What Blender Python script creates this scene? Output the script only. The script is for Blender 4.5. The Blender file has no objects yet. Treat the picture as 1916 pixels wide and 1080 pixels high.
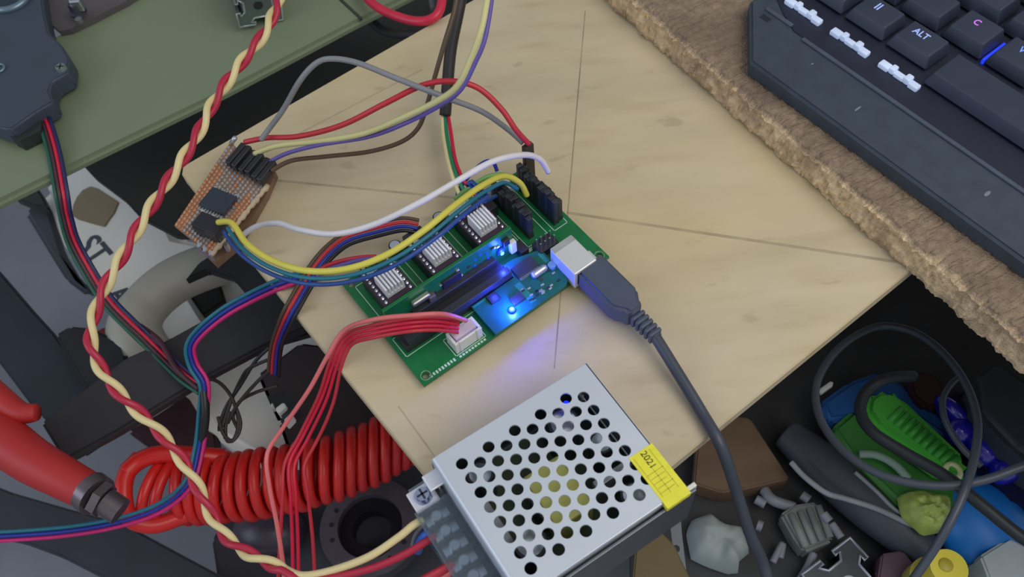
import bpy, bmesh, math, random
from mathutils import Vector, Matrix, Quaternion, noise
random.seed(7)
S = 0.001                                    # everything below is written in millimetres
C = bpy.context.scene.collection
scn = bpy.context.scene

# ------------------------------------------------------------------ camera
F, CAMH = 1700.0, 345.0                      # focal length in pixels, height over the plywood in mm
TH, RO = math.radians(32), math.radians(-6)
R = (Matrix.Rotation(TH, 3, 'X') @ Matrix.Rotation(RO, 3, 'Z'))
cam = bpy.data.cameras.new('camera'); camo = bpy.data.objects.new('camera', cam); C.objects.link(camo)
camo.matrix_world = Matrix.Translation((0, 0, CAMH*S)) @ R.to_4x4()
cam.sensor_width = 36; cam.lens = F/1916*36; cam.clip_start = 0.01; cam.clip_end = 20
cam.dof.use_dof = True; cam.dof.focus_distance = 0.40; cam.dof.aperture_fstop = 16
scn.camera = camo
scn.view_settings.view_transform = 'Standard'; scn.view_settings.look = 'None'
scn.view_settings.exposure = 0.0; scn.view_settings.gamma = 1; scn.view_settings.use_curve_mapping = False

# ------------------------------------------------------------------ light
w = bpy.data.worlds.new('room_light'); scn.world = w; w.use_nodes = True
w.node_tree.nodes['Background'].inputs[0].default_value = (0.80, 0.88, 1.0, 1)
w.node_tree.nodes['Background'].inputs[1].default_value = 0.42
def area(name, loc, target, size, power, col):
    l = bpy.data.lights.new(name, 'AREA'); l.shape = 'RECTANGLE'; l.size, l.size_y = size
    l.energy = power; l.color = col
    o = bpy.data.objects.new(name, l); C.objects.link(o); o.location = loc
    o.rotation_euler = (Vector(target)-Vector(loc)).to_track_quat('-Z', 'Y').to_euler()
area('ceiling_lamp', (0.46, -0.08, 0.85), (0.10, 0.12, 0), (0.9, 0.6), 5.2, (1.0, 0.94, 0.84))
area('left_fill_light', (-1.3, -0.15, 0.8), (0, 0.2, 0), (0.9, 0.7), 4.5, (0.72, 0.84, 1.0))  # added cool fill from the left, no actual window; brightens the lid's bend

def U(px, py, z):
    """the place at height z (mm) that lies in the given direction from the camera"""
    d = R @ Vector((px-958, -(py-540), -F)); t = (z-CAMH)/d.z
    return Vector((d.x*t, d.y*t, z))

# ------------------------------------------------------------------ materials
def lin(c):
    return tuple((v/255/12.92 if v/255 <= .04045 else ((v/255+.055)/1.055)**2.4) for v in c)
MATS = {}
def mat(name, rgb, rough=.5, metal=0, vary=.12, scale=90, bump=0, emit=None, alpha=1, trans=0, stretch=None, spec=.5, bscale=None):
    if name in MATS: return MATS[name]
    m = bpy.data.materials.new(name); m.use_nodes = True; nt = m.node_tree; b = nt.nodes['Principled BSDF']
    c = lin(rgb)
    tc = nt.nodes.new('ShaderNodeTexCoord'); mp = nt.nodes.new('ShaderNodeMapping')
    nt.links.new(tc.outputs['Object'], mp.inputs[0])
    if stretch: mp.inputs['Scale'].default_value = stretch[:3]; mp.inputs['Rotation'].default_value = (0, 0, stretch[3])
    n = nt.nodes.new('ShaderNodeTexNoise'); n.inputs['Scale'].default_value = scale; n.inputs['Detail'].default_value = 5
    nt.links.new(mp.outputs[0], n.inputs[0])
    r = nt.nodes.new('ShaderNodeValToRGB')
    r.color_ramp.elements[0].position = .3; r.color_ramp.elements[1].position = .7
    r.color_ramp.elements[0].color = tuple(max(0, v*(1-vary)) for v in c)+(1,)
    r.color_ramp.elements[1].color = tuple(min(1, v*(1+vary)) for v in c)+(1,)
    nt.links.new(n.outputs[0], r.inputs[0]); nt.links.new(r.outputs[0], b.inputs['Base Color'])
    b.inputs['Roughness'].default_value = rough; b.inputs['Metallic'].default_value = metal
    b.inputs['Specular IOR Level'].default_value = spec
    if bump:
        n2 = nt.nodes.new('ShaderNodeTexNoise'); n2.inputs['Scale'].default_value = bscale or scale*4; n2.inputs['Detail'].default_value = 4
        nt.links.new(mp.outputs[0], n2.inputs[0])
        bp = nt.nodes.new('ShaderNodeBump'); bp.inputs['Strength'].default_value = min(1, bump); bp.inputs['Distance'].default_value = .001*max(1, bump)
        nt.links.new(n2.outputs[0], bp.inputs['Height']); nt.links.new(bp.outputs[0], b.inputs['Normal'])
    if emit: b.inputs['Emission Color'].default_value = lin(emit[0])+(1,); b.inputs['Emission Strength'].default_value = emit[1]
    if trans: b.inputs['Transmission Weight'].default_value = trans
    if alpha < 1: b.inputs['Alpha'].default_value = alpha
    MATS[name] = m; return m

def plywood_mat():
    m = mat('plywood', (199, 184, 153), .55, vary=.08, scale=14, stretch=(1, 3.2, 1, .5))
    nt = m.node_tree; b = nt.nodes['Principled BSDF']; L = nt.links
    tc = next(n for n in nt.nodes if n.bl_idname == 'ShaderNodeTexCoord'); src = b.inputs['Base Color'].links[0].from_socket
    def mth(op, a, bb=None):
        n = nt.nodes.new('ShaderNodeMath'); n.operation = op
        for i, v in enumerate((a, bb)):
            if v is None: continue
            if hasattr(v, 'links'): L.new(v, n.inputs[i])
            else: n.inputs[i].default_value = v
        return n.outputs[0]
    sep = nt.nodes.new('ShaderNodeSeparateXYZ'); L.new(tc.outputs['Object'], sep.inputs[0]); X, Y = sep.outputs[0], sep.outputs[1]
    wob = nt.nodes.new('ShaderNodeTexNoise'); wob.inputs['Scale'].default_value = 60; L.new(tc.outputs['Object'], wob.inputs[0])
    def mixc(fac, col, prev):
        n = nt.nodes.new('ShaderNodeMixRGB'); L.new(fac, n.inputs[0]); L.new(prev, n.inputs[1]); n.inputs[2].default_value = lin(col)+(1,); return n.outputs[0]
    cur = src
    # grain streaks and smudges
    for sc, st, lo, hi, amt, col in ((22, (1, 5, 1), .5, .8, .35, (166, 140, 100)), (44, (1, 2.2, 1), .65, .72, .30, (124, 104, 80)),
                                     (7, (1, 1.3, 1), .45, .8, .55, (214, 190, 132)), (10, (1, 1.6, 1), .5, .8, .45, (216, 204, 178))):
        mp = nt.nodes.new('ShaderNodeMapping'); mp.inputs['Rotation'].default_value = (0, 0, -.55 if sc > 20 else .2)
        mp.inputs['Scale'].default_value = st; mp.inputs['Location'].default_value = (sc, .37*sc, 0)
        L.new(tc.outputs['Object'], mp.inputs[0])
        n = nt.nodes.new('ShaderNodeTexNoise'); n.inputs['Scale'].default_value = sc; n.inputs['Detail'].default_value = 3; L.new(mp.outputs[0], n.inputs[0])
        mr = nt.nodes.new('ShaderNodeMapRange'); mr.inputs[1].default_value = lo; mr.inputs[2].default_value = hi; mr.inputs[4].default_value = amt
        L.new(n.outputs[0], mr.inputs[0]); cur = mixc(mr.outputs[0], col, cur)
    # ruled pencil lines
    for (a, b2, wd, amt) in (((1095, 20), (1037, 690), .32, .5), ((1060, 398), (1690, 492), .8, .33), ((520, 338), (900, 375), .7, .3),
                             ((745, 760), (850, 905), .4, .3), ((560, 250), (790, 130), .6, .22)):
        A, B = U(*a, 0)*S, U(*b2, 0)*S; d = (B-A); ln = d.length; d /= ln; nx, ny = -d.y, d.x
        dist = mth('ABSOLUTE', mth('ADD', mth('ADD', mth('MULTIPLY', X, nx), mth('MULTIPLY', Y, ny)), -(A.x*nx+A.y*ny)))
        t = mth('ADD', mth('ADD', mth('MULTIPLY', X, d.x), mth('MULTIPLY', Y, d.y)), -(A.x*d.x+A.y*d.y))
        k = mth('MULTIPLY', mth('MULTIPLY', mth('LESS_THAN', dist, wd*S), mth('GREATER_THAN', t, 0.0)), mth('LESS_THAN', t, ln))
        k = mth('MULTIPLY', k, mth('MULTIPLY', wob.outputs[0], amt*2))
        cur = mixc(k, (92, 78, 62), cur)
    L.new(cur, b.inputs['Base Color'])
    return m

# ------------------------------------------------------------------ mesh helpers
class MB:
    def __init__(s): s.bm = bmesh.new(); s.M = Matrix.Identity(4)
    def _xf(s, vs, M=None):
        M = s.M @ M if M is not None else s.M
        for v in vs: v.co = M @ v.co
    def box(s, x0, x1, y0, y1, z0, z1, bev=0, M=None, seg=2):
        r = bmesh.ops.create_cube(s.bm, size=1); vs = r['verts']
        for v in vs: v.co = Vector(((x0+x1)/2+v.co.x*(x1-x0), (y0+y1)/2+v.co.y*(y1-y0), (z0+z1)/2+v.co.z*(z1-z0)))
        if bev:
            es = list({e for v in vs for e in v.link_edges})
            rr = bmesh.ops.bevel(s.bm, geom=es, offset=bev, segments=seg, affect='EDGES', profile=.5)
            vs = list({v for f in rr['faces'] for v in f.verts} | {v for v in vs if v.is_valid})
        s._xf(vs, M); return s
    def cyl(s, c, r, h, axis='Z', n=20, r2=None, M=None):
        rr = bmesh.ops.create_cone(s.bm, cap_ends=True, segments=n, radius1=r, radius2=r if r2 is None else r2, depth=h); vs = rr['verts']
        rot = {'Z': Matrix.Identity(4), 'X': Matrix.Rotation(math.pi/2, 4, 'Y'), 'Y': Matrix.Rotation(-math.pi/2, 4, 'X')}[axis] if isinstance(axis, str) else axis.to_track_quat('Z', 'Y').to_matrix().to_4x4()
        for v in vs: v.co = (rot @ v.co)+Vector(c)
        s._xf(vs, M); return s
    def ball(s, c, r, sc=(1, 1, 1), u=16, v=10, rot=None):
        rr = bmesh.ops.create_uvsphere(s.bm, u_segments=u, v_segments=v, radius=r)
        for q in rr['verts']:
            p = Vector((q.co.x*sc[0], q.co.y*sc[1], q.co.z*sc[2]))
            if rot is not None: p = rot @ p
            q.co = p+Vector(c)
        s._xf(rr['verts']); return s
    def prism(s, pts, z0, z1):
        """polygon pts (x,y) extruded from z0 to z1"""
        top = [s.bm.verts.new((p[0], p[1], z1)) for p in pts]; bot = [s.bm.verts.new((p[0], p[1], z0)) for p in pts]
        s._xf(top+bot); n = len(pts)
        fs = [s.bm.faces.new(top), s.bm.faces.new(bot[::-1])]
        for i in range(n): fs.append(s.bm.faces.new((top[i], bot[i], bot[(i+1) % n], top[(i+1) % n])))
        bmesh.ops.recalc_face_normals(s.bm, faces=fs); return s
    def ppx(s, pts, z1, th):
        return s.prism([U(p[0], p[1], z1) for p in pts], z1-th, z1)
    def slab3(s, pts, th):
        """3D polygon given a thickness along its own normal"""
        pts = [Vector(p) for p in pts]; n = (pts[1]-pts[0]).cross(pts[2]-pts[0]).normalized()
        if n.z < 0: n = -n
        top = [s.bm.verts.new(p) for p in pts]; bot = [s.bm.verts.new(p-n*th) for p in pts]; s._xf(top+bot); k = len(pts)
        fs = [s.bm.faces.new(top), s.bm.faces.new(bot[::-1])]
        for i in range(k): fs.append(s.bm.faces.new((top[i], bot[i], bot[(i+1) % k], top[(i+1) % k])))
        bmesh.ops.recalc_face_normals(s.bm, faces=fs); return s
    def tube(s, pts, r, n=10, rf=None, closed=False):
        pts = [Vector(p) for p in pts]; k = len(pts)
        T = []
        for i in range(k):
            a = pts[(i-1) % k] if (closed or i > 0) else pts[0]; b = pts[(i+1) % k] if (closed or i < k-1) else pts[-1]
            T.append((b-a).normalized())
        up = Vector((0, 0, 1)) if abs(T[0].z) < .9 else Vector((1, 0, 0))
        N = (up-T[0]*up.dot(T[0])).normalized(); rings = []
        for i in range(k):
            if i: N = (N-T[i]*N.dot(T[i])).normalized()
            B = T[i].cross(N); rr = rf(i/(k-1)) if rf else r
            ring = [s.bm.verts.new(pts[i]+(N*math.cos(2*math.pi*j/n)+B*math.sin(2*math.pi*j/n))*rr) for j in range(n)]
            rings.append(ring)
        fs = []
        for i in range(k if closed else k-1):
            a, b = rings[i], rings[(i+1) % k]
            for j in range(n): fs.append(s.bm.faces.new((a[j], a[(j+1) % n], b[(j+1) % n], b[j])))
        if not closed: fs += [s.bm.faces.new(rings[0][::-1]), s.bm.faces.new(rings[-1])]
        for f in fs: f.smooth = True
        s._xf([v for q in rings for v in q]); return s
    def build(s, name, m, parent=None, smooth=False, label=None, mats=None):
        bmesh.ops.recalc_face_normals(s.bm, faces=s.bm.faces)
        for v in s.bm.verts: v.co *= S
        me = bpy.data.meshes.new(name); s.bm.to_mesh(me); s.bm.free()
        if smooth:
            for p in me.polygons: p.use_smooth = True
            me.set_sharp_from_angle(angle=math.radians(38))
        me.materials.append(m)
        o = bpy.data.objects.new(name, me); C.objects.link(o); o.parent = parent
        if label: o['label'] = label
        return o
def tag(o, label, cat, group=None, kind=None):
    o['label'] = label; o['category'] = cat
    if group: o['group'] = group
    if kind: o['kind'] = kind
    return o
def thing(name, label, cat, loc=(0, 0, 0), rz=0, group=None):
    o = bpy.data.objects.new(name, None); C.objects.link(o); o.empty_display_size = .01
    o.location = Vector(loc)*S; o.rotation_euler = (0, 0, rz); return tag(o, label, cat, group)
def spline(pts, per=8, closed=False):
    pts = [Vector(p) for p in pts]; n = len(pts); out = []
    g = (lambda i: pts[i % n]) if closed else (lambda i: pts[max(0, min(n-1, i))])
    for i in range(n if closed else n-1):
        a, b, c, d = g(i-1), g(i), g(i+1), g(i+2)
        for k in range(per):
            t = k/per
            out.append(.5*((2*b)+(c-a)*t+(2*a-5*b+4*c-d)*t*t+(3*b-a-3*c+d)*t**3))
    if not closed: out.append(pts[-1])
    return out
def W(pts): return [U(*p) for p in pts]
def wire(name, pts, r, m, label, cat='wire', group=None, per=8, parent=None, n=10):
    o = MB().tube(spline(W(pts), per), r, n).build(name, m, parent)
    return tag(o, label, cat, group) if parent is None else o
def text(body, size, m, M, name, parent, depth=.15, bold=0, sx=1):
    cu = bpy.data.curves.new(name, 'FONT'); cu.body = body; cu.size = size; cu.extrude = depth; cu.offset = bold
    cu.align_x = 'CENTER'; cu.align_y = 'CENTER'; cu.resolution_u = 3
    t = bpy.data.objects.new(name, cu); C.objects.link(t); bpy.context.view_layer.update()
    me = bpy.data.meshes.new_from_object(t.evaluated_get(bpy.context.evaluated_depsgraph_get()))
    bpy.data.objects.remove(t)
    for v in me.vertices: v.co = (M @ Vector((v.co.x*sx, v.co.y, v.co.z)))*S
    me.materials.clear(); me.materials.append(m); me.name = name
    o = bpy.data.objects.new(name, me); C.objects.link(o); o.parent = parent; return o
def holed(outline, holes, z0, z1, n=22):
    """flat plate with round holes; returns a mesh in mm"""
    cu = bpy.data.curves.new('plate', 'CURVE'); cu.dimensions = '2D'; cu.fill_mode = 'BOTH'; cu.extrude = (z1-z0)/2
    def add(pts):
        sp = cu.splines.new('POLY'); sp.points.add(len(pts)-1); sp.use_cyclic_u = True
        for q, p in zip(sp.points, pts): q.co = (p[0], p[1], 0, 1)
    add(outline)
    for (x, y, r) in holes: add([(x+r*math.cos(2*math.pi*i/n), y+r*math.sin(2*math.pi*i/n)) for i in range(n)])
    t = bpy.data.objects.new('plate', cu); C.objects.link(t); bpy.context.view_layer.update()
    me = bpy.data.meshes.new_from_object(t.evaluated_get(bpy.context.evaluated_depsgraph_get())); bpy.data.objects.remove(t)
    for v in me.vertices: v.co.z += (z0+z1)/2
    return me
def add_mesh(mb, me):
    k = len(mb.bm.verts); mb.bm.from_mesh(me); mb.bm.verts.ensure_lookup_table(); bpy.data.meshes.remove(me); return mb

def lane(pts, d, dz=0, per=8):
    """a path running beside pts at a sideways distance d (mm)"""
    c_ = spline(W(pts), per); out = []
    for i, p in enumerate(c_):
        T = (c_[min(i+1, len(c_)-1)]-c_[max(i-1, 0)]).normalized(); out.append(p+T.cross(Vector((0, -.45, .9))).normalized()*d+Vector((0, 0, dz)))
    return out
def laid(name, pts, d, r, m, label, group, dz=0):
    return tag(MB().tube(lane(pts, d, dz), r, 10).build(name, m), label, 'wire', group)

# palette
black_plastic = mat('black_plastic', (38, 38, 44), .45, vary=.15)
dark_plastic = mat('dark_plastic', (50, 52, 58), .5, vary=.15)
steel_paint = mat('black_painted_steel', (44, 42, 46), .6, vary=.3, scale=25, bump=.2)
silver = mat('bright_metal', (215, 220, 225), .28, 1, vary=.05)
zinc = mat('zinc_plate', (205, 212, 222), .42, .35, vary=.03, scale=40)
white_p = mat('white_plastic', (226, 226, 222), .45, vary=.04)
copper = mat('copper_pads', (214, 150, 112), .4, .3, vary=.2, scale=400)
green_pcb = mat('green_circuit_board', (18, 112, 60), .35, vary=.12, scale=120)
teal_pcb = mat('teal_circuit_board', (14, 98, 84), .35, vary=.15, scale=150)
silk = mat('board_print', (190, 215, 200), .6)
tin = mat('solder_tin', (190, 192, 196), .35, .7, vary=.15)
led_blue = mat('lit_blue_led', (40, 80, 255), .3, emit=((6, 14, 255), 3))
led_core = mat('lit_blue_led_core', (120, 200, 255), .3, emit=((50, 130, 255), 6))
WC = {k: mat(k+'_wire', v, .42, vary=.06, scale=60) for k, v in dict(red=(192, 44, 58), pink=(220, 112, 112), cream=(226, 212, 160), yellow=(216, 206, 84),
      green=(30, 130, 90), blue=(30, 48, 150), teal=(30, 110, 130), white=(222, 218, 224), grey=(132, 134, 138), brown=(84, 66, 50), violet=(98, 84, 160),
      black=(26, 26, 30), magenta=(196, 30, 110), maroon=(74, 38, 48), crimson=(206, 26, 62), navy=(32, 36, 84), paleyellow=(206, 200, 140)).items()}

# ------------------------------------------------------------------ large structure
m = MB(); m.box(-1400, 1400, -900, 1900, -345, -325)
fl = m.build('floor', mat('concrete', (126, 128, 136), .8, vary=.2, scale=9, bump=.4)); fl['kind'] = 'structure'
m = MB(); m.box(-1400, 1400, 1900, 1960, -345, 1900)
wb = m.build('wall_back', mat('painted_plaster', (176, 174, 166), .8, vary=.05, scale=6)); wb['kind'] = 'structure'

# plywood sheet
c0, c1, c3 = U(340, 322, 0), U(1260, 870, 0), U(560, 185, 0)
px_ = (c1-U(800, 895, 0)); d1 = (U(1700, 510, 0)-U(1260, 870, 0)).normalized()     # along the free right edge
d2 = Vector((-d1.y, d1.x, 0))
left_pt = U(800, 895, 0)
a0 = c1-d1*((c1-left_pt).dot(d1)) ; 
def rectpt(a, b): return c1+d1*a+d2*b
la = (left_pt-c1).dot(d1); lb0 = (U(340, 325, 0)-c1).dot(d2); la2 = (U(445, 455, 0)-c1).dot(d1)
L0 = U(445, 455, 0)+(U(445, 455, 0)-U(800, 895, 0)).normalized()*28
pts = [U(800, 895, 0)+(U(800, 895, 0)-U(445, 455, 0)).normalized()*12, U(1255, 874, 0), U(1700, 510, 0)+d1*45, U(1330, -190, 0), U(905, -12, 0), U(560, 185, 0), U(350, 306, 0), U(342, 312, 0), U(340, 326, 0)]
far = U(560, 185, 0)
m = MB(); m.prism(pts, -7, 0)
bmesh.ops.bevel(m.bm, geom=[e for e in m.bm.edges if abs(e.verts[0].co.z) < .01 and abs(e.verts[1].co.z) < .01], offset=.5, segments=2, affect='EDGES')
ply = m.build('plywood_panel', plywood_mat())
tag(ply, 'pale tan plywood panel with pencil lines that carries the circuit board and the power supply', 'board')

# chipboard worktop with a crumbling edge
A = U(1130, 0, 0); B = U(1700, 510, 0); ex = (B-A).normalized(); ey = Vector((-ex.y, ex.x, 0))
NS, prof = 620, [(3, 0), (0, .5), (-1, 4), (-.5, 8), (.5, 12), (0, 15), (2, 17.6), (5, 18.4), (10, 18), (16, 18), (24, 18), (40, 18)]
for t in range(12): prof.append((60+t*34, 18))
bm = bmesh.new(); rows = []
for i in range(NS+1):
    s_ = -150+i*620/NS; row = []
    for j, (o, z) in enumerate(prof):
        k = 1 if j < 11 else .1
        p = Vector((s_, o*1.7, z*3)); q = noise.noise(p*.13)*1.6+noise.noise(p*.55)*1.1+noise.noise(p*1.6)*1.1
        if 6 < j < 11: q *= .8
        dz = (noise.noise(p*.33+Vector((9, 0, 0)))*1.6+noise.noise(p*1.2)*.8)*k if 3 < j else 0
        if j > 10: q = 0; dz = 0
        v = A+ex*s_+ey*(o+q*k); row.append(bm.verts.new((v.x, v.y, max(.05, z+min(dz, .6) - (0 if j < 6 else .3)))))
    rows.append(row)
for i in range(NS):
    for j in range(len(prof)-1): bm.faces.new((rows[i][j], rows[i][j+1], rows[i+1][j+1], rows[i+1][j]))
bot = []
for i in (0, NS):
    bot.append([bm.verts.new((rows[i][0].co.x, rows[i][0].co.y, 0)), bm.verts.new((rows[i][-1].co.x, rows[i][-1].co.y, 0))])
bm.faces.new((bot[0][0], bot[0][1], bot[1][1], bot[1][0]))
m = MB(); m.bm.free(); m.bm = bm
cb = mat('chipboard', (222, 194, 156), .9, vary=.3, scale=300, bump=1.4, bscale=900)
nt = cb.node_tree; b = nt.nodes['Principled BSDF']; src = b.inputs['Base Color'].links[0].from_socket
tc = next(n for n in nt.nodes if n.bl_idname == 'ShaderNodeTexCoord')
n2 = nt.nodes.new('ShaderNodeTexNoise'); n2.inputs['Scale'].default_value = 45; nt.links.new(tc.outputs['Object'], n2.inputs[0])
mr = nt.nodes.new('ShaderNodeMapRange'); mr.inputs[1].default_value = .45; mr.inputs[2].default_value = .65; mr.inputs[4].default_value = .4; nt.links.new(n2.outputs[0], mr.inputs[0])
mx = nt.nodes.new('ShaderNodeMixRGB'); nt.links.new(mr.outputs[0], mx.inputs[0]); nt.links.new(src, mx.inputs[1]); mx.inputs[2].default_value = lin((92, 72, 58))+(1,)
# the upper, weathered layer of the board is darker than its core
sp = nt.nodes.new('ShaderNodeSeparateXYZ'); nt.links.new(tc.outputs['Object'], sp.inputs[0])
m3 = nt.nodes.new('ShaderNodeMapRange'); m3.inputs[1].default_value = .0150; m3.inputs[2].default_value = .0172; m3.inputs[4].default_value = .72; nt.links.new(sp.outputs[2], m3.inputs[0])
mx2 = nt.nodes.new('ShaderNodeMixRGB'); nt.links.new(m3.outputs[0], mx2.inputs[0]); nt.links.new(mx.outputs[0], mx2.inputs[1]); mx2.inputs[2].default_value = lin((104, 88, 80))+(1,)
nt.links.new(mx2.outputs[0], b.inputs['Base Color'])
tag(m.build('chipboard_worktop', cb), 'brown chipboard worktop with a crumbling raw edge under the keyboard', 'worktop')

# black shelf well below, on the right, where the clutter lies
m = MB(); m.ppx([(1180, 1180), (1180, 900), (1500, 480), (1720, 420), (2300, 560), (2300, 1300)], -150, 12)
tag(m.build('lower_shelf', mat('dark_shelf', (46, 47, 50), .7, vary=.4, scale=20)), 'near-black shelf under the worktop on which the tools and scraps lie', 'shelf')

# ------------------------------------------------------------------ controller board
BO = U(793, 722, 4); BA = math.radians(32.46); BL, BW = 101.7, 65.4
cb_ = thing('controller_board', 'green controller board with three heatsinked driver modules and lit blue LEDs', 'circuit board', (BO.x, BO.y, 0), BA)
m = MB(); me = holed([(0, 0), (BL, 0), (BL, BW), (0, BW)], [(3.4, 3.4, 1.5), (BL-3.2, 3.2, 1.5), (3.2, BW-3.2, 1.5), (BL-3.2, BW-3.2, 1.5)], 2.4, 4.0)
add_mesh(m, me); m.build('base_board', green_pcb, cb_)
for i, (u, v) in enumerate(((4, 9), (BL-5, 9), (4, BW-7), (BL-5, BW-7))):     # it rests on these soldered stubs
    MB().cyl((u, v, 1.2), 1.6, 2.4, n=12).build('foot', tin, cb_)
m = MB()                                                                     # printed outlines
def outline(m, x0, x1, y0, y1, z, t=.35):
    for a in ((x0, x1, y0, y0+t), (x0, x1, y1-t, y1), (x0, x0+t, y0, y1), (x1-t, x1, y0, y1)): m.box(*a, z, z+.06)
for u in (3.6, 28.6, 53.6): outline(m, u, u+22, 33, 60, 4.0)
outline(m, 1.8, 62, 15.6, 27, 4.0); outline(m, 76.5, 88.5, 27, 60, 4.0); outline(m, 91.5, 99.5, 26.5, 59, 4.0); outline(m, 18.5, 34.5, 2.4, 12.6, 4.0)
for k in range(9): m.box(4.6+k*1.5, 5.5+k*1.5, 1.0+.2*(k % 2), 2.6, 4, 4.06)
for k in range(9): m.box(19.5+k*1.6, 20.6+k*1.6, .9, 1.9, 4, 4.06)
for k in range(14): m.box(72+random.random()*14, 73+random.random()*14, 22+k*.3, 22.8+k*.3, 4, 4.06) if k % 3 == 0 else None
m.build('printed_marks', silk, cb_)
for u, v in ((3.4, 3.4), (BL-3.2, 3.2)):
    q = MB(); q.cyl((u, v, 4.0), 2.7, .12, n=24); bm2 = q
    q.build('hole_ring', mat('tinned_ring', (120, 160, 130), .4, .4), cb_) if False else q.bm.free()
    pts = [(u+2.2*math.cos(a*math.pi/12), v+2.2*math.sin(a*math.pi/12), 4.05) for a in range(24)]
    MB().tube(pts, .35, 6, closed=True).build('hole_ring', mat('tinned_ring', (120, 160, 130), .4, .4), cb_)
drv_pcb = mat('driver_board', (62, 40, 62), .4, vary=.15, scale=200)
white_fin = mat('anodised_heatsink', (242, 243, 250), .35, 0, vary=.03)
def driver(u, v):                                                            # centre u, bottom edge v
    for s in (-1, 1):
        MB().box(u+s*6.35-1.25, u+s*6.35+1.25, v, v+20.3, 4, 12.4, .15).build('socket_strip', black_plastic, cb_)
    d = MB().box(u-7.7, u+7.7, v, v+20.3, 12.6, 14.1, .12).build('driver_module', drv_pcb, cb_)
    p = MB()
    for s in (-1, 1):
        for k in range(8):
            p.box(u+s*6.35-.32, u+s*6.35+.32, v+1.3+k*2.54-.32, v+1.3+k*2.54+.32, 14.1, 15.4)
            p.cyl((u+s*6.35, v+1.3+k*2.54, 14.2), .75, .3, n=10)
    for k in range(7): p.box(u-4+random.random()*8, u-3.2+random.random()*8, v+15+random.random()*4, v+15.8+random.random()*4, 14.1, 14.7)
    p.build('pins', silver, d)
    MB().box(u-3.4, u+3.4, v+14.4, v+17.4, 14.1, 15.0, .1).build('chip', black_plastic, d)
    MB().cyl((u-3.6, v+17.6, 14.9), 1.7, 1.6, n=20).build('trim_pot', mat('pot_metal', (178, 190, 196), .35, .5), d)
    h = MB(); h.box(u-4.6, u+4.6, v+2.4, v+12.2, 14.2, 16.2)
    for k in range(6):
        x = u-4.6+k*1.64; h.box(x, x+.95, v+2.4, v+12.2, 16, 20.4, .12)
    h.build('heatsink', white_fin, d)
for u in (14.4, 39.4, 64.4): driver(u, 36.6)
# upright card standing in its socket strip
pl = MB().box(2.8, 69.6, 28.6, 30.3, 4.4, 24, .2).build('upright_card', green_pcb, cb_)
MB().box(3.4, 60, 17, 28.4, 4, 8.4, .2).build('card_socket', black_plastic, cb_)
MB().box(5.2, 60, 17, 20.8, 8.4, 12.2, .2).build('socket_strip', dark_plastic, cb_)
MB().box(14.5, 58, 25.4, 28.6, 8.4, 13.5, .2).build('socket_strip', dark_plastic, cb_)
def on_card(u, z, w_, h_, t, name, m_, bev=.15):
    return MB().box(u-w_/2, u+w_/2, 28.6-t, 28.6, z-h_/2, z+h_/2, bev).build(name, m_, pl)
on_card(36, 16.6, 9.5, 5, 1.4, 'chip', black_plastic)
on_card(19.5, 18.8, 9, 2.6, 3.0, 'crystal', mat('crystal_can', (176, 178, 172), .3, .8), .8)
on_card(24.5, 15.6, 3.6, 3.6, 3.2, 'capacitor', mat('capacitor_brown', (96, 84, 84), .4), .6)
on_card(68.4, 12.5, 3.2, 8.0, 2.6, 'button', white_p, .5)
on_card(65.2, 18.5, 3.4, 4.0, 2.0, 'connector', black_plastic, .3)
for k in range(16):
    on_card(27+random.random()*36, 10+random.random()*11, 1.6, .9, .7, 'small_part', tin if k % 3 else black_plastic, .1)
for u, z in ((49.3, 18.6), (48.6, 14.8), (55.4, 17.4), (55.8, 14), (52, 20)):
    o = on_card(u, z, .7, .9, .5, 'small_led', mat('dim_blue_led', (30, 60, 220), .4, emit=((10, 30, 255), 2.2)), .1)
def led(u, v, z, r, energy, parent=cb_, flat=.6, nm='blue_led'):
    b_ = MB().ball((u, v, z), r, (1, 1, flat)).build(nm, led_blue, parent, smooth=True)
    MB().ball((u, v, z+r*flat*.7), r*.5, (1, 1, .7)).build('led_die', led_core, b_, smooth=True)
    if energy:
        l = bpy.data.lights.new('led_glow', 'POINT'); l.energy = energy; l.color = (.03, .07, 1); l.shadow_soft_size = .0015
        lo = bpy.data.objects.new('led_glow', l); C.objects.link(lo); lo.parent = cb_; lo.location = Vector((u, v-.2, z+r*flat+2.0))*S
# card LED faces the front
b_ = MB().ball((62.4, 27.8, 13.4), 1.9, (1, .5, 1.25)).build('blue_led', led_blue, pl, smooth=True)
MB().ball((62.4, 26.9, 12.8), .95, (1, .5, 1.1)).build('led_die', led_core, b_, smooth=True)
l = bpy.data.lights.new('led_glow', 'POINT'); l.energy = .012; l.color = (.03, .07, 1); l.shadow_soft_size = .0015
lo = bpy.data.objects.new('led_glow', l); C.objects.link(lo); lo.parent = cb_; lo.location = Vector((62.4, 25.0, 14))*S
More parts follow.
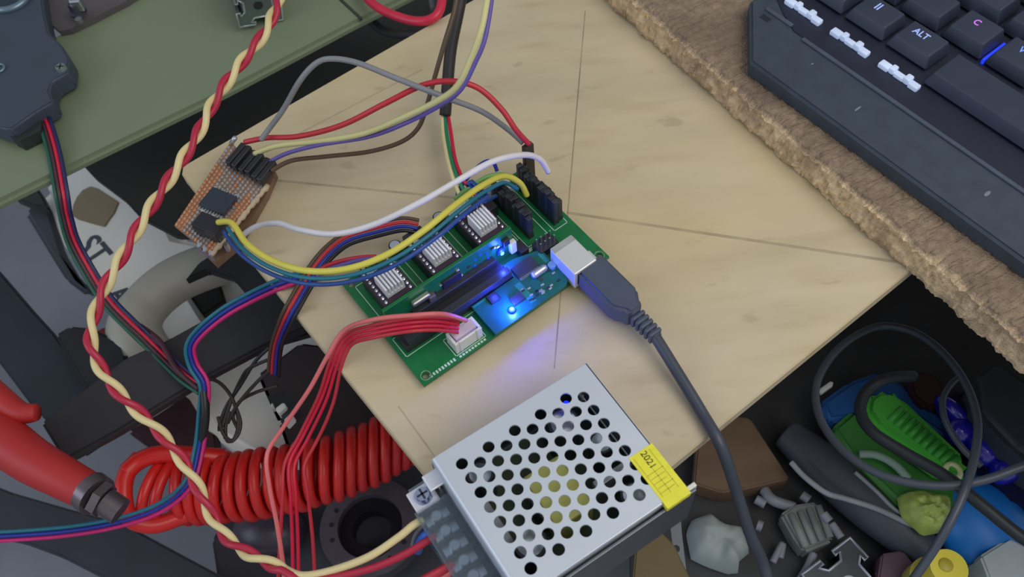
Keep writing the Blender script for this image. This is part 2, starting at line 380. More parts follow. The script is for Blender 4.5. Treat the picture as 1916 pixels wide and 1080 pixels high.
# lower interface board with the usb socket
m = MB(); cr = [(79+ -5+5*math.cos(math.radians(a)), -1.4+5+5*math.sin(math.radians(a))) for a in range(-90, 1, 15)]
m.prism([(37, -1.4)]+cr+[(79, 20.5), (66, 24.5), (60.4, 24.5), (60.4, 16.4), (37, 16.4)], 6.2, 7.8)
ib = m.build('interface_board', teal_pcb, cb_)
for u, v in ((42, 3), (72, 20), (76, 3.5)): MB().cyl((u, v, 5.1), 1.4, 2.2, n=12).build('spacer', black_plastic, ib)
led(49.5, 3.6, 8.3, 1.8, .055, ib); led(53.0, 6.3, 8.3, 1.2, 0, ib); led(47.6, 13.6, 8.3, 1.1, .004, ib); led(57, 19.3, 9.8, 1.7, .008, cb_)
MB().box(51.5, 57.5, 4.2, 8.4, 7.8, 9.6, .15).build('chip', dark_plastic, ib)
MB().box(44.4, 49.4, 11.2, 15.6, 7.8, 9.2, .15).build('chip', black_plastic, ib)
s_ = MB().box(61.6, 72.6, 14.2, 20.2, 7.8, 9.4, .15).build('chip', dark_plastic, ib)
m = MB()
for k in range(14): m.box(62+k*.75, 62.35+k*.75, 12.9, 14.2, 7.8, 8.3)
m.build('chip_pins', tin, s_)
cx = MB(); cx.box(66.2, 74.6, 9.2, 12.6, 7.8, 11.2, 1.6, seg=4); cx.build('crystal', mat('crystal_can2', (206, 204, 204), .3, .7), ib, smooth=True)
MB().cyl((77.0, 10.2, 8.6), 1.9, 1.6, n=20).build('capacitor', mat('clear_cap', (120, 170, 200), .25), ib)
for k in range(22):
    u, v = 58+random.random()*19, 1+random.random()*8
    MB().box(u, u+1.6, v, v+.8, 7.8, 8.4, .1).build('small_part', tin if k % 2 else dark_plastic, ib)
for (a_, b2) in (((37.6, 15), (44, 16)), ((58, 1), (61, 13)), ((76, 13.5), (78, 19.5))):
    MB().box(a_[0], b2[0], a_[1], b2[1], 7.8, 7.87).build('printed_mark', mat('pale_trace', (40, 140, 130), .4), ib)
# usb socket
m = MB(); m.box(78.6, 91.0, -3.6, 13.4, 4.6, 16, .5)
us = m.build('usb_socket', mat('socket_shell', (222, 222, 220), .35, .35, vary=.03), cb_)
MB().box(78.9, 90.7, 10.2, 13.6, 15.7, 16.12, .05).build('shell_fold', mat('shell_fold_metal', (182, 184, 182), .4, .4), us)  # fold strip in a slightly darker metal than the shell
MB().box(80.2, 89.4, -3.7, -3.4, 6.4, 14.4).build('socket_mouth', black_plastic, us)
# chips and small headers right of the card
MB().box(70.5, 74.8, 23.8, 30.5, 4, 9, .2).build('pin_header', black_plastic, cb_)
ic = MB().box(77.4, 87.6, 18.4, 25.2, 4, 8.5, .2).build('pin_header', black_plastic, cb_)
m = MB()
for k in range(4):
    m.box(78.5+k*2.54, 79.1+k*2.54, 23.0, 23.6, 8.5, 12.5)
    m.box(78.5+k*2.54, 79.1+k*2.54, 20.0, 20.6, 8.5, 12.5)
m.build('pins', silver, ic)
# tall rows of black jumper housings
for (u0, w_, n, v0, top) in ((93.6, 2.6, 11, 29.0, 20.5), (96.4, 2.6, 11, 29.6, 17.0), (79.8, 2.6, 11, 30.2, 18.5), (82.6, 2.6, 9, 34.0, 16.2)):
    MB().box(u0-.1, u0+w_+.1, v0, v0+n*2.54, 4, 6.5).build('header_base', black_plastic, cb_)
    for k in range(n):
        h = top+random.choice((-1.2, 0, .9, 1.6)) if n > 9 else top+random.random()*1.5
        MB().box(u0, u0+w_, v0+k*2.54+.1, v0+k*2.54+2.4, 6.5, h, .25, seg=1).build('jumper_housing', black_plastic if k % 2 else dark_plastic, cb_)
for k, (u, v, h) in enumerate(((75.5, 61.2, 13), (79.6, 60.2, 12), (85.4, 61.6, 11), (87.2, 58.6, 12), (88.6, 55.6, 12), (90.6, 61.0, 9))):
    MB().box(u-1.3, u+1.3, v-1.3, v+1.3, 4, h, .5).build('white_connector', white_p, cb_)
MB().box(73, 77.6, 50.5, 60.2, 4, 11, .3).build('pin_header', black_plastic, cb_)
# motor headers along the far edge, with round capacitors
for u in (8, 33.5, 58.5):
    hd = MB().box(u, u+10.2, 60.2, 62.8, 4, 6.6).build('motor_header', black_plastic, cb_)
    m = MB()
    for k in range(4): m.box(u+1+k*2.54, u+1.64+k*2.54, 61.2, 61.8, 6.6, 12)
    m.build('pins', silver, hd)
MB().box(56.8, 70.6, 59.0, 63.6, 4, 12, .3).build('white_connector', mat('milky_plastic', (196, 202, 206), .4), cb_)
MB().box(33, 43, 59.4, 63.2, 6.6, 13, .3).build('motor_plug', dark_plastic, cb_)
for u, v in ((28.2, 62.0), (52.6, 62.2)):
    c_ = MB().cyl((u, v, 8), 2.9, 8, n=24).build('capacitor', black_plastic, cb_)
    MB().cyl((u, v, 12.1), 2.3, .5, n=24).build('capacitor_top', silver, c_)
# white 5-pin connector for the red wires
j = MB(); j.box(19.6, 33.4, 3.2, 10.6, 4, 4.8)
j.box(19.6, 33.4, 3.2, 4.4, 4.8, 11.4, .25); j.box(19.6, 33.4, 9.6, 10.6, 4.8, 11.4, .25); j.box(19.6, 20.8, 4.4, 9.6, 4.8, 11.4); j.box(32.2, 33.4, 4.4, 9.6, 4.8, 11.4)
for u in (21.5, 30.4): j.box(u, u+1.3, 2.7, 3.4, 4.5, 12.6, .2)
jj = j.build('white_connector', white_p, cb_)
MB().box(21.2, 31.8, 4.8, 9.2, 4.8, 12.8, .3).build('plug_housing', mat('plug_pinkish', (208, 190, 208), .45), jj)
# one tall two-way housing with the red and grey wires
dh = MB(); dh.box(98.4, 103.6, 55.6, 58.2, 4, 30, .3)
dh.build('jumper_housing', mat('housing_brownish', (44, 38, 36), .5), cb_)

# ------------------------------------------------------------------ power supply
PO = U(810, 856, 34); PA = math.radians(27.9)
ps = thing('power_supply', 'silver metal power supply with a perforated lid and a yellow sticker', 'power supply', (PO.x, PO.y, 0), PA)
PL, PW = 68.3, 60.0                          # local x along the lid, local y towards the viewer is negative
rows = {-4: (8, 9), -3: (6, 9), -2: (4, 9), -1: (2, 9), 0: (0, 9), 1: (0, 10), 2: (0, 9), 3: (0, 8), 4: (0, 6), 5: (0, 4), 6: (0, 2), 7: (0, 0)}
holes = []
for j_, (i0, i1) in rows.items():
    for i in range(i0, i1+1):
        x, y = 7.5+5.72*i, -(8.0+3.22*i+6.43*j_)
        if -y < PW-3 and x < PL-2: holes.append((x, y, 2.22))
m = MB(); add_mesh(m, holed([(0.9, -.4), (PL-.2, -.4), (PL-.2, -PW+.4), (0.9, -PW+.4)], holes, 33.1, 34.0))
# rounded bend and end wall at the terminal end
arc = [(0.9-1.9*math.sin(a), 34-1.9*(1-math.cos(a))) for a in [k*math.pi/16 for k in range(9)]]
arc2 = [(0.9-1.0*math.sin(a), 33.1-1.0*(1-math.cos(a))) for a in [k*math.pi/16 for k in range(9)]]
sec = arc+[(-1.0, 14), (-.1, 14)]+arc2[::-1]
bm = m.bm
r0 = [bm.verts.new((x, -.4, z)) for x, z in sec]; r1 = [bm.verts.new((x, -PW+.4, z)) for x, z in sec]
for i in range(len(sec)):
    k = (i+1) % len(sec); bm.faces.new((r0[i], r0[k], r1[k], r1[i]))
bm.faces.new(r0); bm.faces.new(r1[::-1])
m.box(.5, PL-.2, -1.1, -.1, 22, 33.8, .2); m.box(PL-1, PL, -PW, 0, 4, 34, .3); m.box(.5, PL, -PW, -PW+.9, 20, 33.6, .2)
lid = m.build('lid', zinc, ps, smooth=True)
m = MB(); m.box(-13, PL+.8, -PW-1.6, 0.6, .3, 1.5); m.box(-1, PL+1, .3, 1.2, .3, 26); m.box(-13, PL+3.6, -PW-2.2, -PW-1.2, .3, 31.0, .2)
m.box(-13, -2, -.6, .6, .3, 18)
m.build('case', mat('shaded_zinc_case', (120, 126, 132), .35, .9, vary=.06), ps)  # zinc darkened so the side wall's shade sits in its colour
MB().box(PL-1.5, PL+4.6, -PW-1.1, -PW+.6, 25, 31.6, .3).build('case_tab', white_p, ps)
# insides seen through the holes
MB().box(0, PL-2, -PW+2, -1.8, 4, 5.6).build('inner_board', mat('inner_board', (70, 84, 64), .5, vary=.3), ps)
tf = MB(); tf.box(24, 40, -45, -22, 5.6, 26, 1); tf.build('transformer', mat('yellow_tape', (206, 206, 120), .4, vary=.08), ps)
MB().box(22, 42, -38, -29, 5.6, 22, .4).build('transformer_core', mat('ferrite', (52, 54, 60), .5), ps)
for (x, y, r, h) in ((12, -12, 5, 20), (13, -44, 6, 22), (48, -14, 6, 24), (56, -27, 4.4, 20), (54, -50, 5, 20)):
    c_ = MB().cyl((x, y, 5.6+h/2), r, h, n=24).build('capacitor', mat('cap_sleeve', (44, 48, 60), .4), ps)
    MB().cyl((x, y, 5.7+h), r*.82, .5, n=24).build('capacitor_top', silver, c_)
MB().box(44, 60, -41, -38, 5.6, 27, .3).build('heat_spreader', mat('spreader', (176, 180, 184), .4, .7), ps)
MB().box(6, 9, -40, -20, 5.6, 25, .3).build('heat_spreader', mat('spreader', (176, 180, 184), .4, .7), ps)
MB().ball((53.8, -7.3, 27), 1.2).build('blue_led', mat('psu_led', (20, 30, 255), .3, emit=((10, 20, 255), 6)), ps, smooth=True)
MB().cyl((53.8, -7.3, 16), .8, 21, n=8).build('led_stem', tin, ps)
# yellow sticker folded over the edge
lab_m = mat('yellow_sticker', (232, 226, 60), .5, vary=.05, scale=150, bump=.4, bscale=250)
m = MB(); m.box(58.3, PL+.35, -PW-.3, -40.2, 34.0, 34.25, .05); m.box(PL+.02, PL+.4, -PW-.2, -40.2, 24, 34.2, .05); m.box(58.3, PL+.3, -PW-2.6, -PW-.1, 31.2, 34.2, .1)
st = m.build('sticker', lab_m, lid)
ink = mat('faded_ink', (112, 100, 34), .6)
text('2021', 3.6, ink, Matrix.Translation((63.6, -44.6, 34.27)) @ Matrix.Rotation(math.radians(-92), 4, 'Z'), 'printed_date', st, .03, .04)
m = MB()
for k in range(5):
    y = -49.5-k*1.9; m.box(59.6+.3*(k % 2), 66.6-(k % 3)*.7, y, y+.3, 34.25, 34.3)
for x in (59.4, 62.8, 66.2): m.box(x, x+.25, -58.4, -41.4, 34.25, 34.3)
m.build('printed_lines', mat('pale_ink', (186, 176, 50), .6), st)
# mounting ear, screw and terminals
ear = MB(); ear.box(-14.6, -4.5, -9.6, -.6, 17.6, 18.9, .5); ear.box(-6.4, -.4, -7.4, -.4, 24.0, 25.2, .5); ear.box(-6.6, -5.2, -7.4, -.4, 18, 25, .3)
ear.build('mounting_ear', white_p if False else mat('ear_metal', (218, 218, 226), .4, .3), ps)
scw = MB(); scw.cyl((-9.4, -5.0, 20.2), 3.6, 2.8, n=24, r2=2.6); scw.cyl((-9.4, -5.0, 15), 1.4, 8, n=12)
for f in scw.bm.faces: f.smooth = False
sc_ = scw.build('screw', mat('screw_metal', (176, 184, 214), .22, .9), ps, smooth=True)
m = MB(); m.box(-11.6, -7.2, -5.4, -4.6, 21.4, 21.75); m.box(-9.8, -9.0, -7.2, -2.8, 21.4, 21.75); m.build('slot', black_plastic, sc_)
tb = MB(); tb.box(-14.5, -1.2, -PW+4, -9.9, 1.5, 14.6, .3)
for k in range(7): tb.box(-14.5, -2, -10.4-k*6.5-.7, -10.4-k*6.5+.7, 14.6, 18.4, .2)
tbo = tb.build('terminal_block', mat('terminal_black', (52, 58, 66), .45), ps)
for k in range(6):
    y = -13.7-k*6.5
    s2 = MB(); s2.box(-13.6, -4.0, y-2.5, y+2.5, 14.6, 15.3, .2); s2.cyl((-9, y, 16.4), 2.4, 2.2, n=18, r2=2.0); s2.build('terminal_screw', silver, tbo, smooth=True)
cv = mat('clear_cover', (176, 192, 206), .16, trans=.85, vary=.02, alpha=.55)
m = MB(); m.box(-15.4, -1.2, -PW+3.5, -9.6, 20.2, 21.0, .2); m.box(-15.6, -14.9, -PW+3.5, -9.6, 12, 21, .2)
m.build('terminal_cover', cv, ps)
gp = MB(); gp.box(-12, -1.5, -PW+1.0, -PW+4.2, 4, 17, .3); gp.build('inner_board', green_pcb, ps)

# ------------------------------------------------------------------ perforated prototype board on the panel's left corner
Q = lambda px, py, z: U(px, py, z)
pf = thing('prototype_board', 'small copper-dotted prototype board soldered to a black chip on the panel corner', 'circuit board', U(410, 400, 0))
def rel(o, root):                            # keep world place while parenting under an empty
    o.parent = root; o.matrix_parent_inverse = Matrix.Translation(-root.location); return o
PZ = 13.0
P0, P1, P2, P3 = Q(393, 476, PZ), Q(498, 345, PZ), Q(432, 264, PZ), Q(326, 422, PZ)
def bil(s_, t, z=0):                         # s_: along the long side, t: across
    a = P0.lerp(P1, s_); b = P3.lerp(P2, s_); p = a.lerp(b, t); p.z += z; return p
m = MB(); m.slab3([P0, P1, P2, P3], 1.6); brd = rel(m.build('phenolic_board', mat('phenolic_brown', (150, 112, 84), .5, vary=.15)), pf)
m = MB(); m.slab3([Q(368, 458, 6), Q(402, 492, 6), Q(446, 455, 6), Q(500, 360, 6), Q(516, 322, 6), Q(480, 300, 6)], 4.5)
rel(m.build('lower_board', mat('phenolic_dark', (122, 96, 74), .6, vary=.2)), pf)
cols, nrow = 23, 13
m1, m2_ = MB(), MB()
for i in range(cols):
    for j in range(nrow):
        s_, t = (i+.5)/cols, (j+.5)/nrow
        p = bil(s_, t, .1); right = .12 < t < .76
        (m2_ if (right or s_ > .72) and random.random() < .93 else m1).box(p.x-.55, p.x+.55, p.y-.8, p.y+.8, p.z, p.z+.3+random.random()*.5*(1 if right else 0))
rel(m1.build('copper_pads', copper), pf); rel(m2_.build('solder_joints', tin), pf)
m = MB()                                      # pale bead of wax along the right edge
pts = [bil(k/24, -.03-.02*(k % 2), .2) for k in range(25)]
m.tube(pts, 1.4, 8, rf=lambda t: 1.25+.25*math.sin(t*120)); rel(m.build('edge_strip', mat('edge_strip', (186, 166, 138), .5)), pf)
m = MB(); a_ = math.atan2((P1-P0).y, (P1-P0).x)
cc = Q(411, 382, PZ); m.M = Matrix.Translation(cc) @ Matrix.Rotation(a_, 4, 'Z'); m.box(-5.6, 5.6, -7.0, 7.0, 0.8, 3.2, .3)
rel(m.build('chip', mat('chip_slate', (46, 54, 66), .5)), pf)
m = MB(); m.M = Matrix.Translation(cc) @ Matrix.Rotation(a_, 4, 'Z')
for k in range(9):
    for s_ in (-1, 1): m.box(s_*6.5-1, s_*6.5+1, -6.6+k*1.6, -6.0+k*1.6, .1, 1.4)
rel(m.build('chip_pins', tin), pf)
m = MB(); m.M = Matrix.Translation(Q(401, 436, PZ)) @ Matrix.Rotation(a_, 4, 'Z'); m.box(-4.2, 4.2, -7, 7, .2, 8, .4)
rel(m.build('lower_socket', black_plastic), pf)
m = MB()
for k, (x, y) in enumerate(((374, 462), (385, 470), (396, 477), (424, 460), (428, 449))):
    p = Q(x, y, PZ-1); m.box(p.x-.8, p.x+.8, p.y-1.2, p.y+1.2, p.z-3, p.z+1.6)
rel(m.build('bent_pins', silver), pf)
for k in range(6):
    m = MB(); c_ = Q(440+k*11.5, 287+k*7.0, PZ+5); m.M = Matrix.Translation(c_) @ Matrix.Rotation(a_, 4, 'Z')
    m.box(-6.5+random.random(), 6.8, -1.5, 1.25, -3.2, .6+.8*(k % 2), .3, seg=1); rel(m.build('jumper_housing', black_plastic), pf)
m = MB(); m.tube([Q(433, 268, PZ+1), Q(437, 262, PZ+5), Q(440, 258, PZ+7)], 1.2, 8); rel(m.build('loose_pin', tin), pf)

# ------------------------------------------------------------------ keyboard
KO = U(1404, 115, 27); KA = math.radians(-56.7)
kb = thing('keyboard', 'black backlit keyboard lying on the chipboard worktop', 'keyboard', (KO.x, KO.y, 11.6), KA); kb.scale = (1.02, 1.02, 1)
kp = mat('keyboard_case', (58, 68, 80), .5, vary=.14, scale=120); kd = mat('keyboard_deck', (30, 34, 52), .5, vary=.1)
kc = mat('keycap', (50, 56, 74), .45, vary=.08)
m = MB(); case = [(0, 0), (330, 0), (330, 175), (-29, 175), (-29, 30)]
m.prism(case, 7.4, 15.4)
bmesh.ops.bevel(m.bm, geom=[e for e in m.bm.edges if min(v.co.z for v in e.verts) > 15], offset=1.4, segments=3, affect='EDGES')
m.build('case', kp, kb, smooth=True)
MB().box(6, 328, 27.5, 29.6, 15.2, 16.6, .5).build('ridge', mat('keyboard_edge', (74, 84, 98), .4), kb)
MB().box(-20, -3, 30.5, 32.8, 15.2, 16.4, .4).build('ridge', mat('keyboard_edge', (74, 84, 98), .4), kb)
m = MB(); m.prism([(-12, 35), (0, 29.6), (328, 29.6), (328, 172), (-24, 172), (-24, 42)], 15.2, 15.9); m.build('key_deck', kd, kb)
MB().box(-18, -13, 25, 28, 15.3, 15.6, .1).build('case_notch', black_plastic, kb)
m = MB(); m.ball((52, 14, 15.5), 1, (.5, 2.2, .2)); m.ball((118, 17, 15.5), 1, (.9, 2.0, .3)); m.ball((20, 20, 15.5), 1, (.4, .8, .2)); m.build('case_scuff', mat('scuff', (120, 130, 140), .6), kb)
glow_w = mat('clear_light_pipe', (196, 206, 222), .25, emit=((170, 190, 235), .35))
for k in range(3):
    x0 = -16.5+k*28.6; y0 = 42
    m = MB()
    m.box(x0, x0+5.5, y0-2, y0+2, 15.8, 18.4, .6); m.box(x0+5.5, x0+8.5, y0-1.4, y0+2.8, 15.8, 19, .8); m.box(x0+8.5, x0+14, y0-1.6, y0+1.6, 15.8, 18, .6)
    m.box(x0+13.6, x0+17, y0-1.6, y0+2.8, 15.8, 19.2, .8); m.box(x0+17, x0+22, y0-2.2, y0+1.4, 15.8, 18.4, .6)
    m.build('light_bar', glow_w, kb, smooth=True)
def key(x, y, w_, d_, h=24, leg=None, sz=5, legc=(150, 170, 230), mm=None):
    m = MB(); t = 2.2
    vs = [(x, y), (x+w_, y), (x+w_, y+d_), (x, y+d_)]; tp = [(x+t, y+t*1.2), (x+w_-t, y+t*1.2), (x+w_-t, y+d_-t*.6), (x+t, y+d_-t*.6)]
    b0 = [m.bm.verts.new((a[0], a[1], 17)) for a in vs]; b1 = [m.bm.verts.new((a[0], a[1], h-1.0)) for a in tp]
    m.bm.faces.new(b0[::-1]); m.bm.faces.new(b1)
    for i in range(4): m.bm.faces.new((b0[i], b0[(i+1) % 4], b1[(i+1) % 4], b1[i]))
    bmesh.ops.bevel(m.bm, geom=[e for e in m.bm.edges], offset=.9, segments=3, affect='EDGES', profile=.6)
    o = m.build('key', mm or kc, kb, smooth=True)
    if leg:
        text(leg, sz, mat('legend_%d_%d_%d' % legc, legc, .4, emit=(legc, .55)), Matrix.Translation((x+w_*.42, y+d_*.62, h-.98)), 'legend', o, .08, .08, .8)
    return o
key(-15, 53, 23, 18, leg='CTRL'); key(9.5, 53, 23, 18, leg='II', sz=7); key(34, 53, 23.5, 18, leg='ALT', sz=5.6)
key(61, 46, 118, 21, h=25); key(182, 53, 23, 18)
for k, ch in enumerate('+XCVBNM,'):
    key(1+k*24-2, 76, 22, 19, h=25, leg=None if ch == '+' else ch, sz=5.5, legc=(190, 195, 205) if ch == 'X' else ((200, 110, 230) if ch == 'C' else (110, 140, 235)))
for k, ch in enumerate('ASDFGHJK'): key(15+k*24, 99, 22, 19, h=26, leg=ch, sz=5.5, legc=(80, 200, 140) if k > 2 else (110, 140, 235))
for k, ch in enumerate('QWERTYUI'): key(9+k*24, 122, 22, 19, h=27, leg=ch, sz=5.5, legc=(110, 140, 235))
key(-20, 99, 33, 19, h=26)
for k in range(2):
    MB().box(70+k*24.2, 71.4+k*24.2, 76+21.0*k, 92+21*k, 16, 19, .3).build('light_gap', mat('deep_blue_glow', (30, 30, 200), .4, emit=((24, 60, 235), 1.0)), kb)

# ------------------------------------------------------------------ usb cable
uo = U(1097, 495, 11); ua = math.radians(-57.6)
uc = thing('usb_cable', 'black usb cable plugged into the green board, its cord curving down to the lower right', 'cable', (uo.x, uo.y, 0), ua)
MB().box(-3.6, 2.6, -4.6, 4.6, 6.5, 14.2, .5).build('plug_shell', mat('plug_metal', (226, 228, 226), .3, .5), uc)
bod = mat('cable_moulding', (74, 82, 100), .5, vary=.06)
m = MB(); out = [(1, -7.2), (25, -7.2), (30.5, -3.6), (33, -3.3), (33, 3.3), (30.5, 3.6), (25, 7.2), (1, 7.2)]
m.prism(out, 3.0, 15.0); bmesh.ops.bevel(m.bm, geom=list(m.bm.edges), offset=1.3, segments=3, affect='EDGES')
m.build('plug_body', bod, uc, smooth=True)
m = MB()
for k in range(5): m.box(33.0+k*2.6, 34.9+k*2.6, -3.5+.1*k, 3.5-.1*k, 5.8, 12.4, .6)
m.cyl((39, 0, 9), 2.5, 14, 'X'); m.build('strain_relief', bod, uc, smooth=True)
p0 = Vector((uo.x, uo.y, 0))+Matrix.Rotation(ua, 3, 'Z') @ Vector((44, 0, 9)); 
pts = [p0-(Matrix.Rotation(ua, 3, 'Z') @ Vector((4, 0, 0))), p0]+W([(1262, 688, 7), (1312, 770, 4), (1350, 838, 2), (1378, 920, -20), (1404, 1000, -40), (1430, 1060, -60), (1450, 1150, -70)])
cord = MB().tube(spline(pts, 12), 2.45, 14).build('cord', mat('cord_rubber', (62, 68, 80), .42, vary=.08), None)
cord.parent = uc; bpy.context.view_layer.update(); cord.matrix_parent_inverse = (Matrix.Translation(uc.location) @ Matrix.Rotation(ua, 4, 'Z')).inverted()

# ------------------------------------------------------------------ machine frame and parts below, on the left
def pbox(name, pts, z1, th, m_, label=None, cat=None, parent=None, bev=0, seg=2, smooth=False, group=None):
    m = MB(); m.ppx(pts, z1, th)
    if bev: bmesh.ops.bevel(m.bm, geom=list(m.bm.edges), offset=bev, segments=seg, affect='EDGES')
    o = m.build(name, m_, parent, smooth=smooth or bev > 0)
    if label and parent is None: tag(o, label, cat, group)
    return o
olive = mat('olive_enamel', (124, 136, 108), .36, vary=.05, scale=12, spec=.6)
pbox('frame_rail', [(-160, 456), (157, 300), (419, 173), (664, 43), (830, -40), (640, -190), (128, 54), (-260, 220)], -12, 7, olive,
     'olive green painted rail running past the panel at the upper left', 'rail', bev=2.4, seg=4)
o = bpy.data.objects['frame_rail']
MB().tube(W([(600, -40, -11.8), (640, 2, -11.8), (676, 36, -11.9)]), .9, 8).build('joint_gap', mat('dark_joint', (50, 62, 48), .8), o)
steel = steel_paint
pbox('steel_crossbar', [(75, 790), (235, 668), (313, 634), (470, 548), (560, 497), (700, 420), (800, 520), (520, 634), (390, 703), (217, 809), (119, 862)], -70, 7, steel,
     'black steel bar crossing under the panel behind the blue and magenta wires', 'steel bar', bev=1.5)
pbox('steel_crossbar', [(-60, 440), (0, 508), (60, 578), (100, 622), (160, 700), (240, 790), (150, 850), (60, 762), (0, 682), (-60, 610)], -112, 7, mat('blue_black_steel', (30, 38, 48), .55, vary=.35, scale=20, bump=.2),
     'blue-black steel bar slanting down from the left border', 'steel bar', bev=1.5)
pbox('steel_crossbar', [(-80, 880), (22, 921), (130, 952), (231, 979), (419, 1080), (560, 1160), (330, 1160), (188, 1080), (110, 1040), (40, 1014), (-80, 990)], -190, 8, mat('grey_black_steel', (44, 46, 56), .55, vary=.25, scale=20),
     'dark grey steel bar at the lower left corner under the red handle', 'steel bar', bev=1.5)
pbox('rubber_pad', [(100, 625), (128, 608), (170, 612), (230, 640), (250, 720), (160, 730)], -100, 8, mat('rubber', (32, 33, 36), .8), 'small black rubber pad wedged beside the twisted wires', 'pad', bev=2)
pbox('gap_plate', [(150, 302), (430, 160), (800, -30), (960, -40), (800, 60), (470, 240), (350, 330), (420, 440), (330, 440), (262, 405), (232, 372), (176, 330)], -95, 6, mat('black_plate', (48, 49, 48), .7, vary=.2, scale=15),
     'black plate filling the gap between the olive rail and the panel', 'plate', bev=1)  # flat black sheet filling the gap below the rail
pbox('pivot_bracket', [(405, 470), (470, 455), (560, 520), (625, 610), (520, 640), (470, 560), (436, 520), (388, 505), (345, 524), (372, 490)], -82, 6, mat('black_bracket', (36, 36, 38), .7, vary=.2),
     'black bracket under the left edge of the panel', 'bracket', bev=1)
wm = mat('white_enamel', (240, 238, 230), .4, vary=.03, scale=10)
# pale machine body with lettering
mbx = MB(); mbx.ppx([(72, 352), (128, 300), (262, 300), (330, 440), (480, 470), (640, 560), (660, 700), (600, 846), (474, 858), (392, 812), (340, 726), (232, 640), (176, 540), (118, 462)], -150, 30)
bmesh.ops.bevel(mbx.bm, geom=[e for e in mbx.bm.edges], offset=6, segments=5, affect='EDGES')
hs = mbx.build('pump_housing', wm, None, smooth=True); tag(hs, 'large off-white pump housing with dark lettering lying below the black steel bar', 'pump')
def on_plane(px, py, z, ang, dz=.1): return Matrix.Translation(U(px, py, z+dz)) @ Matrix.Rotation(math.radians(ang), 4, 'Z')
letter = mat('slate_lettering', (72, 80, 92), .6)
text('ST', 25, letter, on_plane(172, 470, -150, -52), 'lettering', hs, .15, .5, .9)
text('A', 17, letter, on_plane(222, 552, -150, -52), 'lettering', hs, .15, .6, .9)
pbox('tan_cap', [(134, 402), (136, 384), (143, 368), (154, 355), (168, 348), (182, 352), (222, 378), (214, 398), (202, 414), (196, 424), (166, 416), (146, 410)], -149, 4, mat('tan_patch', (148, 132, 104), .6, vary=.05), parent=hs, bev=.5, seg=2)
pbox('side_recess', [(342, 536), (364, 520), (402, 505), (420, 562), (378, 590)], -144, 8, mat('dark_recess', (38, 38, 36), .7), parent=hs, bev=1)
pbox('window', [(336, 540), (343, 536), (379, 590), (371, 596)], -142, 7, mat('grey_rim', (150, 150, 146), .5), parent=hs, bev=.5)
# grey hose bending over it
hz = -112
hose = MB().tube(spline(W([(540, 470, hz-20), (470, 478, hz-8), (404, 494, hz), (330, 524, hz), (278, 566, hz), (252, 612, hz), (268, 668, hz-6), (330, 740, hz-26)]), 10), 14, 24, rf=lambda t: 14 if t < .6 else 14+5*min(1, (t-.6)*3))
tag(hose.build('grey_hose', mat('grey_rubber_hose', (172, 168, 156), .5, vary=.04, scale=20)), 'thick warm-grey hose bending over the white pump housing', 'hose')
tag(MB().tube(spline(W([(128, 440, -200), (90, 400, -200), (60, 356, -200), (52, 330, -210)]), 8)+spline(W([(150, 500, -200)]), 1), 9, 14).build('hose_stub', mat('slate_rubber', (62, 68, 76), .6)), 'x', 'x') if False else None
pbox('slate_strap', [(44, 396), (66, 372), (92, 386), (118, 470), (148, 520), (180, 545), (158, 548), (120, 520), (84, 462)], -152, 8, mat('slate_rubber', (66, 71, 80), .6, vary=.12, scale=20), 'slate grey rubber strap down the left side of the pump housing', 'strap', bev=3, seg=3)
pbox('strap_buckle', [(26, 370), (66, 346), (80, 366), (90, 388), (60, 384)], -140, 8, mat('green_black', (48, 58, 52), .6), 'dark green-grey buckle at the top of the slate strap', 'buckle', bev=1.5)
pbox('red_clamp', [(170, 622), (195, 606), (216, 612), (246, 668), (262, 712), (214, 724), (178, 690)], -125, 9, mat('dull_red_paint', (132, 34, 38), .5, vary=.1), 'dull red clamp between the grey hose and the black bars', 'clamp', bev=2.5, seg=3)
# stepper motor at the top left
mt = thing('stepper_motor', 'slate grey stepper motor with cross-head screws at the upper left corner', 'motor', U(40, 120, 0))
mm_ = mat('motor_slate', (62, 72, 86), .5, vary=.08, scale=30)
m = MB(); m.ppx([(-120, -90), (66, -90), (84, 30), (92, 62), (116, 84), (130, 108), (128, 136), (98, 152), (92, 170), (100, 190), (66, 210), (20, 242), (0, 240), (-120, 190)], 2, 12)
bmesh.ops.bevel(m.bm, geom=list(m.bm.edges), offset=1.2, segments=3, affect='EDGES'); rel(m.build('body', mm_, smooth=True), mt)
c_ = U(18, -4, 2.5)
rel(MB().tube([(c_.x+11*math.cos(a*math.pi/24), c_.y+11*math.sin(a*math.pi/24), 3) for a in range(48)], 2.2, 10, closed=True).build('boss_ring', mat('boss_ring', (122, 142, 156), .3, .6)), mt)
rel(MB().cyl((c_.x, c_.y, 3), 9, 2.5, n=32).build('boss', mat('boss_blue', (48, 66, 80), .4, .3)), mt)
for k, (px, py, z) in enumerate(((114, 127, 2.8),)):
    p = U(px, py, z); q = MB().cyl((p.x, p.y, z), 3.0, 2.2, n=18, r2=2.6).build('screw', mat('screw_grey', (150, 164, 166), .3, .7), None, smooth=True); rel(q, mt)
    q2 = MB(); q2.box(p.x-2, p.x+2, p.y-.35, p.y+.35, z+1, z+1.3); q2.box(p.x-.35, p.x+.35, p.y-2, p.y+2, z+1, z+1.3); rel(q2.build('screw_cross', black_plastic), mt)
p = U(-2, 128, 2.4); rel(MB().tube([(p.x+3*math.cos(a*math.pi/12), p.y+3*math.sin(a*math.pi/12), 2.5) for a in range(24)], .8, 8, closed=True).build('screw_hole', mat('boss_ring', (122, 142, 156), .3, .6)), mt)
m = MB(); m.ppx([(10, 238), (64, 208), (78, 222), (76, 244), (36, 264), (20, 256)], -4, 7.5); rel(m.build('cable_socket', mat('socket_green_black', (40, 48, 46), .6)), mt)
